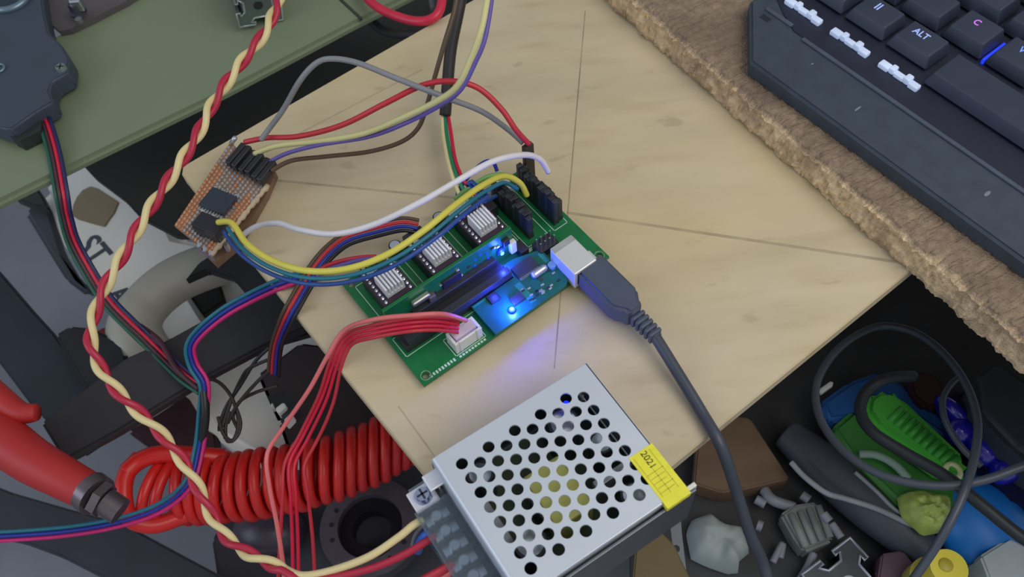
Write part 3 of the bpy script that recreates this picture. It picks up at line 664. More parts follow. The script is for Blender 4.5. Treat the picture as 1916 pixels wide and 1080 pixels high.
br = thing('motor_bracket', 'brownish grey bracket plate bolted on the olive rail beside the motor', 'bracket', U(150, 20, 0))
m = MB(); m.ppx([(60, -60), (330, -60), (236, 2), (170, 36), (132, 54), (112, 58), (90, 40)], -8, 3.8); rel(m.build('plate', mat('bracket_taupe', (92, 86, 88), .5, vary=.06)), br)
p = U(146, 22, -3); b_ = MB().cyl((p.x, p.y, 0), 3.6, 7, n=6); b_.cyl((p.x, p.y, -3), 5, 1.4, n=24); rel(b_.build('bolt', mat('bolt_dark', (92, 94, 104), .3, .7), smooth=True), br)
p = U(142, 2, 4); rel(MB().box(p.x-3.2, p.x+3.2, p.y-2.8, p.y+2.8, -2, 6, .8).build('nut', silver), br)
p = U(148, 38, -2); rel(MB().cyl((p.x, p.y, -2), 2, 2.4, n=12).build('washer', mat('bolt_dark2', (140, 142, 144), .3, .7)), br)
# slotted aluminium extrusion standing on the rail, end face towards us
exn = thing('aluminium_extrusion', 'slotted aluminium extrusion with its open end on the olive rail', 'extrusion', U(480, 20, 0))
def tslot(h=10.0):
    q = [(h, h), (h, 3.1), (h-1.8, 3.1), (h-1.8, 5.6), (h-4.6, 3.2), (h-4.6, -3.2), (h-1.8, -5.6), (h-1.8, -3.1), (h, -3.1)]
    pts = []
    for k in range(4):
        a = -k*math.pi/2; pts += [(x*math.cos(a)-y*math.sin(a), x*math.sin(a)+y*math.cos(a)) for x, y in q]
    return pts
e0 = U(486, 18, 0); mdir = (U(440, -120, 0)-e0).normalized(); eM = Matrix.Translation(e0+Vector((0, 0, 3))) @ mdir.to_track_quat('Z', 'Y').to_matrix().to_4x4() @ Matrix.Rotation(math.radians(8), 4, 'Z')
m = MB(); m.M = eM; m.prism(tslot(13.5/1.0 if False else 12.5), 0, 120)
rel(m.build('profile', mat('extrusion_grey', (112, 124, 122), .35, .6, vary=.08)), exn)
m = MB(); m.M = eM; m.box(-9, 9, -8, 8, .9, 1.6)
m = MB(); m.M = eM; m.cyl((0, 0, -.1), 2.6, .5, n=20); rel(m.build('bore', black_plastic), exn)
m = MB(); tp = tslot(12.5); m.M = eM; m.tube([Vector((x, y, -.05)) for x, y in tp], .65, 6, closed=True); rel(m.build('cut_edge', mat('cut_aluminium', (168, 178, 176), .35, .5)), exn)

# red coiled air hose
red_h = mat('red_air_hose', (214, 38, 34), .34, vary=.06, scale=15)
rz = -122
axis = spline(W([(296, 924, rz), (372, 914, rz), (450, 910, rz), (530, 898, rz), (600, 882, rz), (664, 862, rz-4), (726, 832, rz-8), (790, 792, rz-14)]), 40)
dist = [0]
for a, b in zip(axis, axis[1:]): dist.append(dist[-1]+(b-a).length)
tot = dist[-1]; pitchs = 9.2; pts = []
N = 1500
for i in range(N):
    f_ = i/(N-1); dd = f_*tot
    k = max(0, min(len(axis)-2, next((j for j, q in enumerate(dist) if q > dd), len(axis)-1)-1))
    t = (dd-dist[k])/max(1e-6, dist[k+1]-dist[k]); c_ = axis[k].lerp(axis[k+1], t); T = (axis[k+1]-axis[k]).normalized()
    N1 = Vector((-T.y, T.x, 0)).normalized(); N2 = T.cross(N1)
    turns = 22; g = f_
    ph = 2*math.pi*turns*(g if g > .0 else 0)
    rr = 17.4-2.6*f_+.5*math.sin(f_*40)
    tilt = T*(math.cos(ph)*(2 + 9*max(0, f_-.45)*2.6 + (6 if f_ < .08 else 0)))
    pts.append(c_+N1*math.cos(ph)*rr+N2*math.sin(ph)*rr+tilt)
m = MB(); m.tube(pts, 3.0, 10)
coil = m.build('coiled_air_hose', red_h); tag(coil, 'bright red coiled air hose hanging below the panel', 'air hose')
m = MB(); m.tube(spline(W([(262, 856, rz+18), (236, 890, rz+20), (232, 936, rz+18), (246, 972, rz+12), (290, 982, rz+6), (350, 962, rz+2), (400, 940, rz)]), 10), 4.6, 12)
m.build('hose_end', red_h, coil)
m = MB(); m.tube(spline(W([(236, 884, rz+20), (262, 862, rz+20), (300, 850, rz+20), (360, 852, rz+16), (420, 856, rz+10)]), 10), 4.8, 12)
m.build('hose_end', red_h, coil)
# red handle with its coupling
hd = thing('air_line_handle', 'dull red moulded handle with a metal coupling at the left border', 'handle', U(100, 870, 0))
hr = mat('handle_red', (176, 40, 40), .5, vary=.08, scale=12)
m = MB(); m.tube(spline(W([(-60, 790, -48), (0, 820, -48), (60, 862, -48), (120, 895, -48), (178, 926, -50)]), 8), 16, 22, rf=lambda t: 13-4.6*t); rel(m.build('grip', hr), hd)
m = MB(); m.tube(spline(W([(-60, 700, -44), (0, 748, -44), (38, 772, -44), (70, 772, -44)]), 8), 14, 16, rf=lambda t: 8-4*t); rel(m.build('trigger', hr), hd)
m = MB(); m.tube(W([(166, 918, -50), (182, 930, -50)]), 9.6, 24); m.tube(W([(182, 930, -50), (196, 938, -51)]), 8.6, 6); m.tube(W([(196, 938, -51), (226, 958, -54)]), 6.4, 20)
rel(m.build('coupling', mat('coupling_metal', (112, 100, 104), .32, .7, vary=.15), smooth=True), hd)
# bearing ring on the floor side
gr = thing('bearing_ring', 'dark grey metal ring with small bolt holes below the cream wire', 'ring', U(690, 985, 0))
c_ = U(692, 985, -200)
def ringmesh(r0, r1, z0, z1, n=48):
    m = MB(); vs = []
    for k in range(n):
        a = 2*math.pi*k/n; ca, sa = math.cos(a), math.sin(a)
        vs.append([m.bm.verts.new((c_.x+r*ca, c_.y+r*sa, z)) for r, z in ((r0, z0), (r1, z0), (r1, z1), (r0, z1))])
    for k in range(n):
        a, b = vs[k], vs[(k+1) % n]
        for i in range(4): m.bm.faces.new((a[i], a[(i+1) % 4], b[(i+1) % 4], b[i]))
    return m
rel(ringmesh(20, 31, -212, -200).build('flange', mat('flange_grey', (104, 98, 108), .4, .5, vary=.15), smooth=True), gr)
rel(ringmesh(12, 20.2, -218, -206).build('inner_ring', mat('inner_ring', (40, 38, 46), .4, .5), smooth=True), gr)
m = MB()
for a in (150, 172, 195, 300, 330): m.cyl((c_.x+24*math.cos(math.radians(a)), c_.y+24*math.sin(math.radians(a)), -199.9), 1.5, .6, n=12)
rel(m.build('bolt_holes', black_plastic), gr)
m = MB(); m.tube(spline(W([(610, 905, -202), (640, 985, -202)]), 4), 1.2); m.bm.free()
o = tag(MB().ball(U(505, 995, -215), 20, (1.2, .9, .8), 24, 14).build('rubber_float', mat('plum_knob', (62, 52, 66), .35, vary=.1), smooth=True), 'dark plum rounded rubber float under the bundle of thin red wires', 'float')
pbox('dark_base_plate', [(395, 1010), (430, 950), (540, 868), (640, 800), (740, 760), (900, 820), (1000, 1180), (420, 1180)], -222, 12, mat('base_plate_dark', (62, 62, 72), .6, vary=.2, scale=14), 'dark slate base plate under the bearing ring', 'plate', bev=2)
pbox('brown_casing', [(236, 806), (300, 770), (360, 722), (400, 790), (410, 850), (300, 852)], -158, 10, mat('maroon_cover', (70, 44, 50), .5, vary=.12), 'dark maroon cover above the red coiled hose', 'cover', bev=2)
pbox('lower_casing', [(480, 700), (560, 640), (640, 650), (760, 800), (640, 830), (540, 850), (520, 790)], -148, 8, mat('umber_casing', (72, 62, 64), .6, vary=.2, scale=20), 'umber coloured casing below the left edge of the panel', 'casing', bev=2)
# small white connectors dangling there
wcn = thing('wire_connector', 'small black wire connector with white end caps hanging left of the red wires', 'connector', U(530, 765, 0))
m = MB(); m.ppx([(500, 742), (528, 728), (562, 768), (534, 790)], -92, 8); rel(m.build('housing', dark_plastic), wcn)
for q in ([(514, 764), (530, 752), (536, 760), (520, 774)], [(530, 786), (544, 772), (549, 778), (534, 794)], [(505, 756), (509, 752), (511, 760), (507, 762)]):
    m = MB(); m.ppx(q, -88, 8); bmesh.ops.bevel(m.bm, geom=list(m.bm.edges), offset=.6, segments=2, affect='EDGES'); rel(m.build('end_cap', white_p), wcn)

# ------------------------------------------------------------------ wires
g1 = 'jumper wires from the prototype board'
wire('jumper_wire', [(488, 262, 25), (506, 238, 30), (530, 205, 40), (562, 150, 55), (592, 118, 62), (622, 110, 64), (670, 118, 64), (740, 146, 60), (830, 181, 54), (900, 208, 43), (950, 242, 33), (979, 268, 29)], 1.3, WC['grey'], 'grey jumper wire rising in a hump over the dark gap', group=g1)
wire('jumper_wire', [(458, 266, 18), (500, 258, 22), (560, 255, 28), (640, 234, 38), (720, 194, 50), (790, 160, 56), (845, 152, 58), (895, 165, 54), (938, 204, 46), (966, 244, 38), (990, 270, 30.5)], 1.3, WC['red'], 'red jumper wire arching from the prototype board to the tall black plug', group=g1)
wire('jumper_wire', [(476, 288, 18), (520, 273, 24), (600, 264, 32), (680, 250, 42), (750, 222, 54), (820, 188, 66), (856, 160, 74), (880, 112, 84), (902, 50, 94), (916, -30, 100)], 1.35, WC['paleyellow'], 'pale yellow jumper wire leaving through the top of the picture', group=g1)
wire('jumper_wire', [(506, 302, 18), (540, 286, 24), (600, 271, 31), (690, 256, 40), (760, 230, 52), (824, 197, 57), (862, 168, 64), (889, 118, 73), (909, 66, 81), (924, -30, 91)], 1.0, WC['violet'], 'violet jumper wire running just below the pale yellow one', group=g1)
wire('jumper_wire', [(508, 320, 18), (545, 301, 20), (610, 293, 20), (690, 284, 20), (750, 266, 22), (782, 240, 26), (798, 200, 34), (812, 150, 44), (832, 80, 56), (850, 20, 64), (858, -30, 70)], 1.1, WC['brown'], 'dark brown jumper wire turning up along the black sleeve', group=g1)
sl = wire('sleeved_cable', [(868, -30, 52), (856, 30, 44), (844, 90, 34), (838, 150, 24), (833, 216, 12)], 2.9, mat('heat_shrink', (38, 34, 34), .55), 'black heat-shrink sleeve over a cable coming down from the top', 'cable')
g2 = 'thin wires coming out of the black sleeve'
wire('sensor_wire', [(828, 212, 12), (829, 250, 12), (838, 300, 14), (848, 335, 16), (858, 360, 14), (862, 376, 12)], .95, WC['cream'], 'cream wire leftmost of those leaving the black sleeve', group=g2)
wire('sensor_wire', [(832, 212, 12), (836, 250, 12), (845, 300, 14), (857, 335, 16), (872, 362, 14), (882, 372, 12)], .95, WC['green'], 'green wire in the middle of those leaving the black sleeve', group=g2)
wire('sensor_wire', [(838, 212, 12), (844, 250, 12), (852, 300, 14), (866, 335, 16), (880, 352, 14), (890, 366, 12)], .95, WC['crimson'], 'crimson wire rightmost of those leaving the black sleeve', group=g2)
wire('jumper_wire', [(854, 372, 12), (862, 350, 14), (884, 322, 18), (906, 304, 20), (922, 303, 18), (930, 320, 14)], .95, WC['blue'], 'short blue wire looping beside the white connectors on the far board edge')
wire('jumper_wire', [(448, 444, 6), (480, 424, 14), (520, 418, 24), (560, 430, 32), (625, 438, 38), (700, 420, 44), (780, 382, 50), (850, 342, 52), (920, 303, 50), (978, 290, 44), (1010, 298, 34), (1026, 322, 23)], 1.35, WC['white'], 'white jumper wire arching from the prototype board over the driver modules', group=g1)
g3 = 'three-wire ribbon from the prototype board to the controller board'
def off(pts, dx, dy, dz=0): return [(a+dx*k, b+dy*k, c+dz) for (a, b, c), k in zip(pts, [.2, .6]+[1]*(len(pts)-2))]
rib = [(408, 416, 24), (434, 418, 28), (462, 456, 30), (510, 488, 34), (575, 507, 38), (650, 503, 42), (725, 476, 46), (795, 430, 48), (850, 385, 46), (895, 352, 40), (940, 330, 32), (972, 342, 24), (986, 366, 16)]
laid('ribbon_wire', rib, 0, 1.4, WC['yellow'], 'yellow wire, the uppermost of the sagging three-wire ribbon', g3)
laid("ribbon_wire", rib[1:-1], 2.7, .95, WC['teal'], 'teal wire in the middle of the sagging ribbon', g3, -.4)
laid('ribbon_wire', rib[1:-3]+[(888, 362, 36), (912, 352, 22)], 4.9, .95, mat('ribbon_blue', (36, 72, 140), .42), 'blue wire, the lowest of the sagging ribbon', g3, -.8)
wire('jumper_wire', [(852, 372, 22), (880, 350, 30), (915, 330, 34), (950, 328, 30), (976, 344, 22), (984, 364, 14)], 1.0, mat('lime_wire', (120, 170, 90), .42), 'light green wire looping over the white connectors')
# motor cables lying on the panel
g4 = 'wires of the motor cable over the panel edge'
base = [(782, 424, 14), (752, 420, 16), (706, 430, 15), (652, 446, 12), (618, 470, 9), (592, 500, 7), (570, 536, 5), (555, 562, 4.5), (541, 588, 1), (530, 612, -8), (519, 642, -28), (514, 670, -44), (512, 700, -58)]
for k, (cn, lab) in enumerate((('brown', 'dark brown wire, uppermost of the cable crossing the left panel edge'), ('red', 'red wire of the cable crossing the left panel edge'),
        ('blue', 'blue wire of the cable crossing the left panel edge'), ('black', 'black wire, lowest of the cable crossing the left panel edge'))):
    laid('motor_wire', base, (k-1.5)*-1.9, .9, WC[cn], lab, g4)
for cn, dy, lab in (('red', 0, 'short red wire from the nearest motor header to the cable'), ('violet', 8, 'short violet wire from the nearest motor header to the cable')):
    wire('motor_wire', [(704, 480+dy*.4, 12), (672, 482+dy*.6, 12), (636, 489+dy, 9), (606, 500+dy, 7), (590, 514+dy, 5)], 1.0, WC[cn], lab)
g5 = 'three-coloured cable hanging over the black bar'
b5 = [(600, 513, 6), (560, 520, 3.5), (522, 532, 2), (470, 556, -14), (420, 584, -24), (376, 620, -34), (356, 650, -42), (362, 684, -50), (382, 720, -56), (380, 770, -66), (372, 840, -78), (352, 905, -82), (300, 950, -86), (220, 978, -88), (120, 995, -88), (0, 1004, -88), (-60, 1004, -88)]
for cn, k, lab in (('teal', -1, 'teal wire along the upper side of the cable over the black bar'), ('blue', 0, 'blue wire in the middle of the cable over the black bar'), ('magenta', 1, 'magenta wire along the lower side of the cable over the black bar')):
    laid('motor_wire', b5, -k*2.15, 1.0, WC[cn], lab, g5)
g6 = 'cable leaving the stepper motor'
b6 = [(76, 214, -6), (88, 240, -6), (102, 290, -8), (115, 362, -14), (124, 410, -26), (138, 456, -38), (168, 512, -50), (202, 564, -58), (244, 608, -62), (290, 652, -70), (340, 700, -62), (378, 726, -60)]
for cn, k, lab in (('green', 1.5, 'green wire on the left side of the motor cable'), ('maroon', .5, 'dark maroon wire within the motor cable'), ('crimson', -.5, 'crimson wire within the motor cable'), ('navy', -1.5, 'navy wire on the right side of the motor cable')):
    laid('motor_wire', b6, k*2.1, .98, WC[cn] if cn != 'green' else mat('dark_green_wire', (34, 88, 70), .45), lab, g6)
wire('motor_wire', [(380, 722, -58), (384, 780, -66), (374, 850, -84), (362, 910, -100)], 2.2, WC['black'], 'short black taped length of cable above the red coiled hose')
g7 = 'tangle of thin dark brown wires'
db = mat('dark_brown_wire', (52, 40, 40), .5)
for k, (pl_, lab) in enumerate((([(382, 706, -60), (410, 716, -70), (434, 745, -80), (446, 790, -86), (436, 824, -88), (418, 812, -86), (408, 780, -80)], 'outer brown wire arc at the left of the tangle'),
        ([(505, 650, -60), (478, 676, -66), (448, 724, -76), (424, 760, -84), (412, 792, -86), (410, 806, -86)], 'black wire running down into the tangle'),
        ([(505, 672, -62), (466, 690, -70), (450, 712, -76), (432, 752, -82), (416, 800, -86)], 'second black wire beside the first in the tangle'),
        ([(510, 690, -62), (480, 716, -70), (444, 758, -80), (426, 792, -86)], 'brown wire crossing the middle of the tangle'),
        ([(520, 722, -70), (480, 734, -76), (448, 752, -82), (436, 780, -86), (446, 808, -88), (434, 826, -88), (420, 818, -88)], 'brown wire curling back at the foot of the tangle'),
        ([(440, 760, -82), (450, 790, -86), (444, 816, -88), (426, 826, -88), (422, 800, -86), (430, 770, -82)], 'small brown loop at the foot of the tangle'))):
    wire('thin_wire', pl_, .95, db if k != 1 else WC['black'], lab, group=g7)
wire('motor_wire', [(262, 610, -70), (300, 640, -66), (330, 690, -62), (372, 728, -60)], 1.5, WC['maroon'], 'dark maroon wire lying on the black bar')
# five red wires from the white connector
g8 = 'red wires plugged into the white connector'
rw = [([(872, 600, 16), (830, 588, 26), (775, 590, 30), (700, 598, 26), (645, 618, 14), (612, 668, 4), (578, 730, -10), (530, 800, -26), (500, 850, -34), (504, 910, -36), (518, 980, -34), (530, 1060, -28), (534, 1110, -26)], 'pink', 'pink wire, leftmost of the red bundle'),
      ([(866, 606, 16), (820, 600, 24), (760, 604, 28), (700, 614, 24), (650, 630, 12), (622, 672, 2), (600, 740, -14), (560, 812, -30), (534, 862, -36), (524, 930, -38), (518, 1010, -34), (514, 1110, -30)], 'red', 'red wire just right of the pink one'),
      ([(858, 611, 16), (815, 606, 23), (760, 609, 27), (700, 620, 22), (652, 636, 11), (628, 680, 2), (606, 745, -14), (572, 815, -30), (545, 870, -36), (548, 930, -38), (552, 1010, -34), (554, 1110, -30)], 'crimson', 'crimson wire in the middle of the red bundle'),
      ([(851, 616, 16), (810, 611, 22), (755, 614, 26), (700, 626, 20), (655, 642, 10), (630, 688, 2), (606, 750, -14), (580, 850, -30), (556, 905, -36), (552, 930, -38), (566, 1000, -34), (578, 1062, -28), (586, 1110, -26)], 'red', 'red wire ending furthest right of the bundle'),
      ([(845, 620, 16), (800, 615, 20), (750, 618, 24), (702, 630, 19), (660, 645, 9), (626, 700, 0), (602, 752, -15), (568, 820, -31), (540, 868, -36), (538, 920, -38), (548, 990, -35), (550, 1110, -30)], 'crimson', 'crimson wire just right of the middle of the red bundle')]
wire('power_wire', [(a, b, c+(0 if i in (0,) else 4.5)) for i, (a, b, c) in enumerate(rw[0][0])], 1.0, WC['pink'], rw[0][2], group=g8)
core = rw[2][0]; c_ = spline(W(core), 10); nn = len(c_)-1
for (d0, d1, mid), (p_, cn, lab) in zip(((2.55, 7.5, 1.5), (.85, 1.2, .6), (-.85, -1.2, -1.2), (-2.55, -8, -4.6)), (rw[1], rw[2], rw[4], rw[3])):
    out = []
    for i, p in enumerate(c_):
        t = i/nn; e = max(0, min(1, (t-.42)/.2)); e = e*e*(3-2*e); f_ = max(0, min(1, (t-.66)/.34)); f_ = f_*f_*(3-2*f_)
        d = d0+(mid+(.4 if mid > 0 else -.4)*abs(d0)-d0)*e*(1-f_) + (d1-d0)*f_
        T = (c_[min(i+1, nn)]-c_[max(i-1, 0)]).normalized(); out.append(p+T.cross(Vector((0, -.45, .9))).normalized()*d)
    tag(MB().tube(out, .82, 10).build('power_wire', WC[cn]), lab, 'wire', g8)
# twisted red and cream pair
tw = [(536, -50, 74), (522, -4, 72), (497, 58, 70), (448, 122, 66), (402, 188, 62), (364, 262, 58), (318, 334, 54), (272, 404, 50), (234, 470, 46), (200, 530, 42), (178, 585, 38), (170, 640, 34), (192, 696, 28), (234, 748, 22), (286, 796, 14), (334, 852, 6), (372, 916, 0), (402, 976, -6), (436, 1018, -6), (484, 1046, -4), (530, 1066, -2)]
ctr = spline(W(tw), 30); tp_ = thing('twisted_wire_pair', 'red and cream wires twisted together, looping down the whole left side', 'wire pair', ctr[0])
cum = [0]
for a, b in zip(ctr, ctr[1:]): cum.append(cum[-1]+(b-a).length)
def strand(ph):
    out = []
    for i, p in enumerate(ctr):
        T = (ctr[min(i+1, len(ctr)-1)]-ctr[max(i-1, 0)]).normalized(); N1 = T.cross(Vector((0, 0, 1))).normalized(); N2 = N1.cross(T)
        a = 2*math.pi*cum[i]/25+ph; out.append(p+N1*math.cos(a)*1.48+N2*math.sin(a)*1.48)
    return out
cs, rs = strand(0.4), strand(0.4+math.pi)
cs += spline([cs[-1]]+W([(566, 1077, 0), (620, 1068, 4), (690, 1042, 10), (745, 1006, 14), (772, 984, 16), (792, 972, 16)]), 10)[1:]
rs += spline([rs[-1]]+W([(570, 1086, 0), (628, 1080, 4), (700, 1062, 8), (756, 1038, 12), (800, 1012, 15), (815, 1002, 15)]), 10)[1:]
rel(MB().tube(cs, 1.5, 12).build('cream_wire', mat('cream_wire_thick', (224, 206, 150), .42, vary=.05, scale=60)), tp_)
rel(MB().tube(rs, 1.45, 12).build('red_wire', mat('crimson_wire_thick', (178, 34, 62), .42, vary=.05, scale=60)), tp_)
g9 = 'wires on the power supply terminals'
wire('terminal_wire', [(782, 1030, 2), (786, 1016, 10), (797, 1002, 14), (808, 996, 15)], 1.9, mat('bright_blue_wire', (40, 92, 190), .4), 'short blue wire at the second terminal of the power supply', group=g9)
wire('terminal_wire', [(772, 1024, 0), (776, 1006, 6), (788, 986, 14), (796, 975, 15)], .9, WC['grey'], 'thin grey wire beside the blue one at the terminals', group=g9)
wire('terminal_wire', [(760, 1110, 4), (790, 1088, 8), (826, 1068, 13), (850, 1054, 15)], 1.8, WC['red'], 'red wire at the lowest visible terminal', group=g9)
wire('terminal_wire', [(790, 1112, 4), (815, 1090, 8), (838, 1074, 12), (852, 1066, 14)], 1.4, WC['pink'], 'salmon wire beside the red one at the lowest terminal', group=g9)
wire('steel_strip', [(808, 1018, 0), (826, 1044, 0), (844, 1078, 0), (852, 1100, 0)], .9, mat('blue_grey_strip', (92, 104, 116), .4, .5), 'blue-grey rod beside the terminal cover', 'rod')
# top cables
wire('thick_red_cable', [(660, -40, -6), (692, 2, -2), (726, 24, 0), (772, 39, 2), (806, 36, 4), (824, 16, 6), (830, -30, 8)], 2.6, mat('thick_red_cable', (206, 40, 70), .36), 'thick red cable making a loop at the top border', 'cable')
wire('dark_hose', [(690, 34, -40), (720, 58, -42), (762, 64, -42), (802, 58, -40), (818, 30, -34), (812, -30, -28)], 3.2, mat('charcoal_hose', (56, 56, 60), .5), 'charcoal cable in the dark gap under the red loop', 'cable')
wire('dark_cable', [(806, -30, 0), (808, 0, 0), (812, 24, -6), (800, 44, -30)], 2.2, mat('slate_cable', (72, 72, 80), .5), 'short slate cable inside the red loop', 'cable')

# ------------------------------------------------------------------ clutter on the shelf at the right
SZ = -150
def on(h): return SZ+h
pbox('wood_block', [(1298, 905), (1310, 770), (1404, 782), (1478, 896), (1392, 916), (1350, 922)], on(16), 15.5, mat('dim_wood', (104, 82, 62), .7, vary=.15, scale=18, stretch=(1, 4, 1, .6)), 'brown wooden block on the shelf below the panel edge', 'wood block', bev=1)
pbox('wood_strip', [(1190, 1020), (1238, 996), (1262, 1020), (1300, 1100), (1180, 1130)], on(70), 8, mat('dim_ply', (112, 98, 66), .7, vary=.15, scale=18), 'narrow plywood strip standing under the power supply', 'wood strip', bev=.8)
sp_ = MB(); me = holed([(U(*p, on(60)).x, U(*p, on(60)).y) for p in ((1250, 950), (1272, 944), (1276, 1000), (1284, 1066), (1262, 1050), (1256, 1000))], [(U(1265, 1027, on(60)).x, U(1265, 1027, on(60)).y, 1.8)], on(58.5), on(60))
add_mesh(sp_, me); tag(sp_.build('metal_strip', mat('strip_grey', (122, 130, 138), .4, .5)), 'grey metal strip with a round hole beside the power supply corner', 'metal strip')
# crumpled pale rag
def lump(name, pts, z, th, m_, label, cat, amp=2.5, fr=.09, seed=0):
    P_ = [U(p[0], p[1], z) for p in pts]; c_ = sum(P_, Vector())/len(P_); m = MB(); n = 40; rings = 9
    def edge(a):
        for i in range(len(P_)):
            p, q = P_[i]-c_, P_[(i+1) % len(P_)]-c_; d = Vector((math.cos(a), math.sin(a), 0)); e = q-p; den = d.x*e.y-d.y*e.x
            if abs(den) < 1e-9: continue
            t = (p.x*e.y-p.y*e.x)/den; s_ = (p.x*d.y-p.y*d.x)/den
            if t > 0 and -1e-6 <= s_ <= 1+1e-6: return t
        return 10
    g = []
    for r_ in range(rings+1):
        f_ = r_/rings; row = []
        for k in range(n):
            a = 2*math.pi*k/n; e = edge(a)*min(1, f_*1.0); h = th*math.sqrt(max(0, 1-f_**3)); v = c_+Vector((math.cos(a)*e, math.sin(a)*e, 0))
            w_ = noise.noise(Vector((v.x*fr, v.y*fr, seed)))*amp+noise.noise(Vector((v.x*fr*3, v.y*fr*3, seed+5)))*amp*.4
            row.append(m.bm.verts.new((v.x, v.y, z-th+max(.2, h+w_*(1-f_**4)))))
        g.append(row)
    for r_ in range(rings):
        for k in range(n): m.bm.faces.new((g[r_][k], g[r_][(k+1) % n], g[r_+1][(k+1) % n], g[r_+1][k]))
    bt = [m.bm.verts.new((v.co.x, v.co.y, z-th)) for v in g[-1]]
    for k in range(n): m.bm.faces.new((g[-1][k], g[-1][(k+1) % n], bt[(k+1) % n], bt[k]))
    m.bm.faces.new(bt); bmesh.ops.remove_doubles(m.bm, verts=m.bm.verts, dist=.001)
    o = m.build(name, m_, None); [setattr(p, 'use_smooth', True) for p in o.data.polygons]; return tag(o, label, cat)
lump('crumpled_rag', [(1290, 980), (1300, 956), (1330, 946), (1360, 968), (1396, 974), (1412, 1018), (1392, 1034), (1392, 1056), (1370, 1058), (1330, 1044), (1300, 1030)], on(20), 18, mat('rag_grey', (146, 156, 156), .8, vary=.12, scale=20), 'pale grey crumpled rag left of the black cord', 'rag', 6, .07)
bk = pbox('ribbed_block', [(1460, 962), (1486, 944), (1530, 938), (1556, 1004), (1560, 1012), (1506, 1034), (1488, 1012)], on(14), 13.5, mat('ribbed_grey', (112, 120, 118), .7, vary=.1), 'grey ribbed block right of the black cord', 'block', bev=1.5)
for k in range(4):
    MB().tube(W([(1480+k*17, 962-k*5, on(14.3)), (1508+k*15, 1024-k*6, on(14.3))]), 2.0, 8).build('rib', mat('rib_grey', (128, 136, 134), .7), bk)
# long dark pouch with pale draw strings
pouch = mat('dark_pouch', (64, 69, 80), .55, vary=.15, scale=20, bump=.4)
m = MB(); m.tube(spline(W([(1470, 812, on(13)), (1530, 862, on(14)), (1600, 924, on(15)), (1680, 990, on(15)), (1740, 1040, on(13))]), 10), 12, 24, rf=lambda t: 8.5+4.5*math.sin(t*3.1))
o = m.build('dark_pouch', pouch); tag(o, 'long dark slate pouch stretched across the shelf', 'pouch')
g10 = 'pale drawstrings on the dark pouch'
ws = mat('pale_string', (142, 148, 156), .7)
wire('drawstring', [(1480, 865, on(28)), (1505, 892, on(28)), (1545, 922, on(29)), (1584, 934, on(29)), (1640, 952, on(29)), (1700, 980, on(28)), (1722, 986, on(26))], 1.5, ws, 'pale string lying lengthwise on the dark pouch', 'string', g10)
wire('drawstring', [(1600, 884, on(28)), (1640, 920, on(28)), (1672, 952, on(28)), (1704, 972, on(28)), (1716, 978, on(28))], 1.1, ws, 'thin pale string right of the long one on the pouch', 'string', g10)
wire('drawstring', [(1712, 918, on(30)), (1718, 945, on(30)), (1716, 962, on(29)), (1704, 980, on(28))], 1.5, ws, 'short pale string curving down at the tip of the pouch', 'string', g10)
wire('pale_strap', [(1608, 850, on(36)), (1640, 852, on(37)), (1672, 868, on(38)), (1700, 896, on(37))], 2.1, mat('pale_green_strap', (128, 152, 140), .6), 'pale green strap curving over the darker green pouch', 'strap')
# green ribbed brush and the green sleeve under it
gb = thing('ribbed_brush', 'bright green ribbed plastic brush handle among the black cords', 'brush', U(1700, 820, 0))
gm = mat('bright_green', (74, 176, 62), .45, vary=.08, scale=20)
body = [(1622, 742), (1640, 728), (1668, 726), (1688, 738), (1814, 856), (1816, 884), (1800, 900), (1770, 890), (1640, 800), (1618, 768)]
m = MB(); m.ppx(body, on(46), 14); bmesh.ops.bevel(m.bm, geom=list(m.bm.edges), offset=4, segments=4, affect='EDGES'); rel(m.build('handle', gm, smooth=True), gb)
m = MB()
for k in range(10):
    ax, ay = 1664+k*12.2, 788+k*9.6; m.tube(W([(ax, ay, on(46.2)), (ax+24-k*.5, ay-24+k*.5, on(46.2))]), 1.7, 8)
rel(m.build('ribs', mat('rib_green', (60, 160, 56), .45)), gb)
p = U(1783, 882, on(47)); rel(MB().tube([(p.x+3.4*math.cos(a*math.pi/12), p.y+3.8*math.sin(a*math.pi/12), p.z) for a in range(24)], 1.5, 8, closed=True).build('hanging_ring', mat('pale_ring', (196, 206, 150), .5)), gb)
pbox('green_pouch', [(1556, 800), (1600, 762), (1640, 790), (1790, 880), (1786, 960), (1746, 990), (1700, 960), (1640, 900), (1590, 850)], on(32), 20, mat('mid_green', (52, 118, 48), .5, vary=.2, scale=25), 'darker green pouch beneath the bright green brush', 'pouch', bev=3, seg=3)
lump('bead_bag', [(1690, 915), (1720, 905), (1790, 918), (1792, 950), (1770, 985), (1740, 990), (1700, 955)], on(42), 12, mat('lime_beads', (164, 184, 92), .3, vary=.25, scale=140), 'lumpy translucent lime coloured bag at the end of the green pouch', 'bag', 5, .25, 3)
pbox('blue_sleeve', [(1534, 752), (1590, 712), (1650, 692), (1700, 724), (1790, 800), (1770, 820), (1680, 760), (1610, 780), (1552, 790)], on(30), 18, mat('mid_blue', (28, 84, 150), .5, vary=.08), 'mid blue plastic tray under the green brush', 'tray', bev=3, seg=3)
p = U(1846, 955, on(30)); tag(MB().ball((p.x, p.y, on(16)), 30, (.78, .92, .55), 30, 18, Matrix.Rotation(.5, 3, 'Z')).build('blue_bowl', mat('strong_blue', (30, 124, 214), .4, vary=.05), smooth=True), 'strong blue upturned bowl crossed by a black cord at the right', 'bowl')
sh = mat('cobalt_gloss', (26, 26, 168), .16, vary=.1, spec=.9)
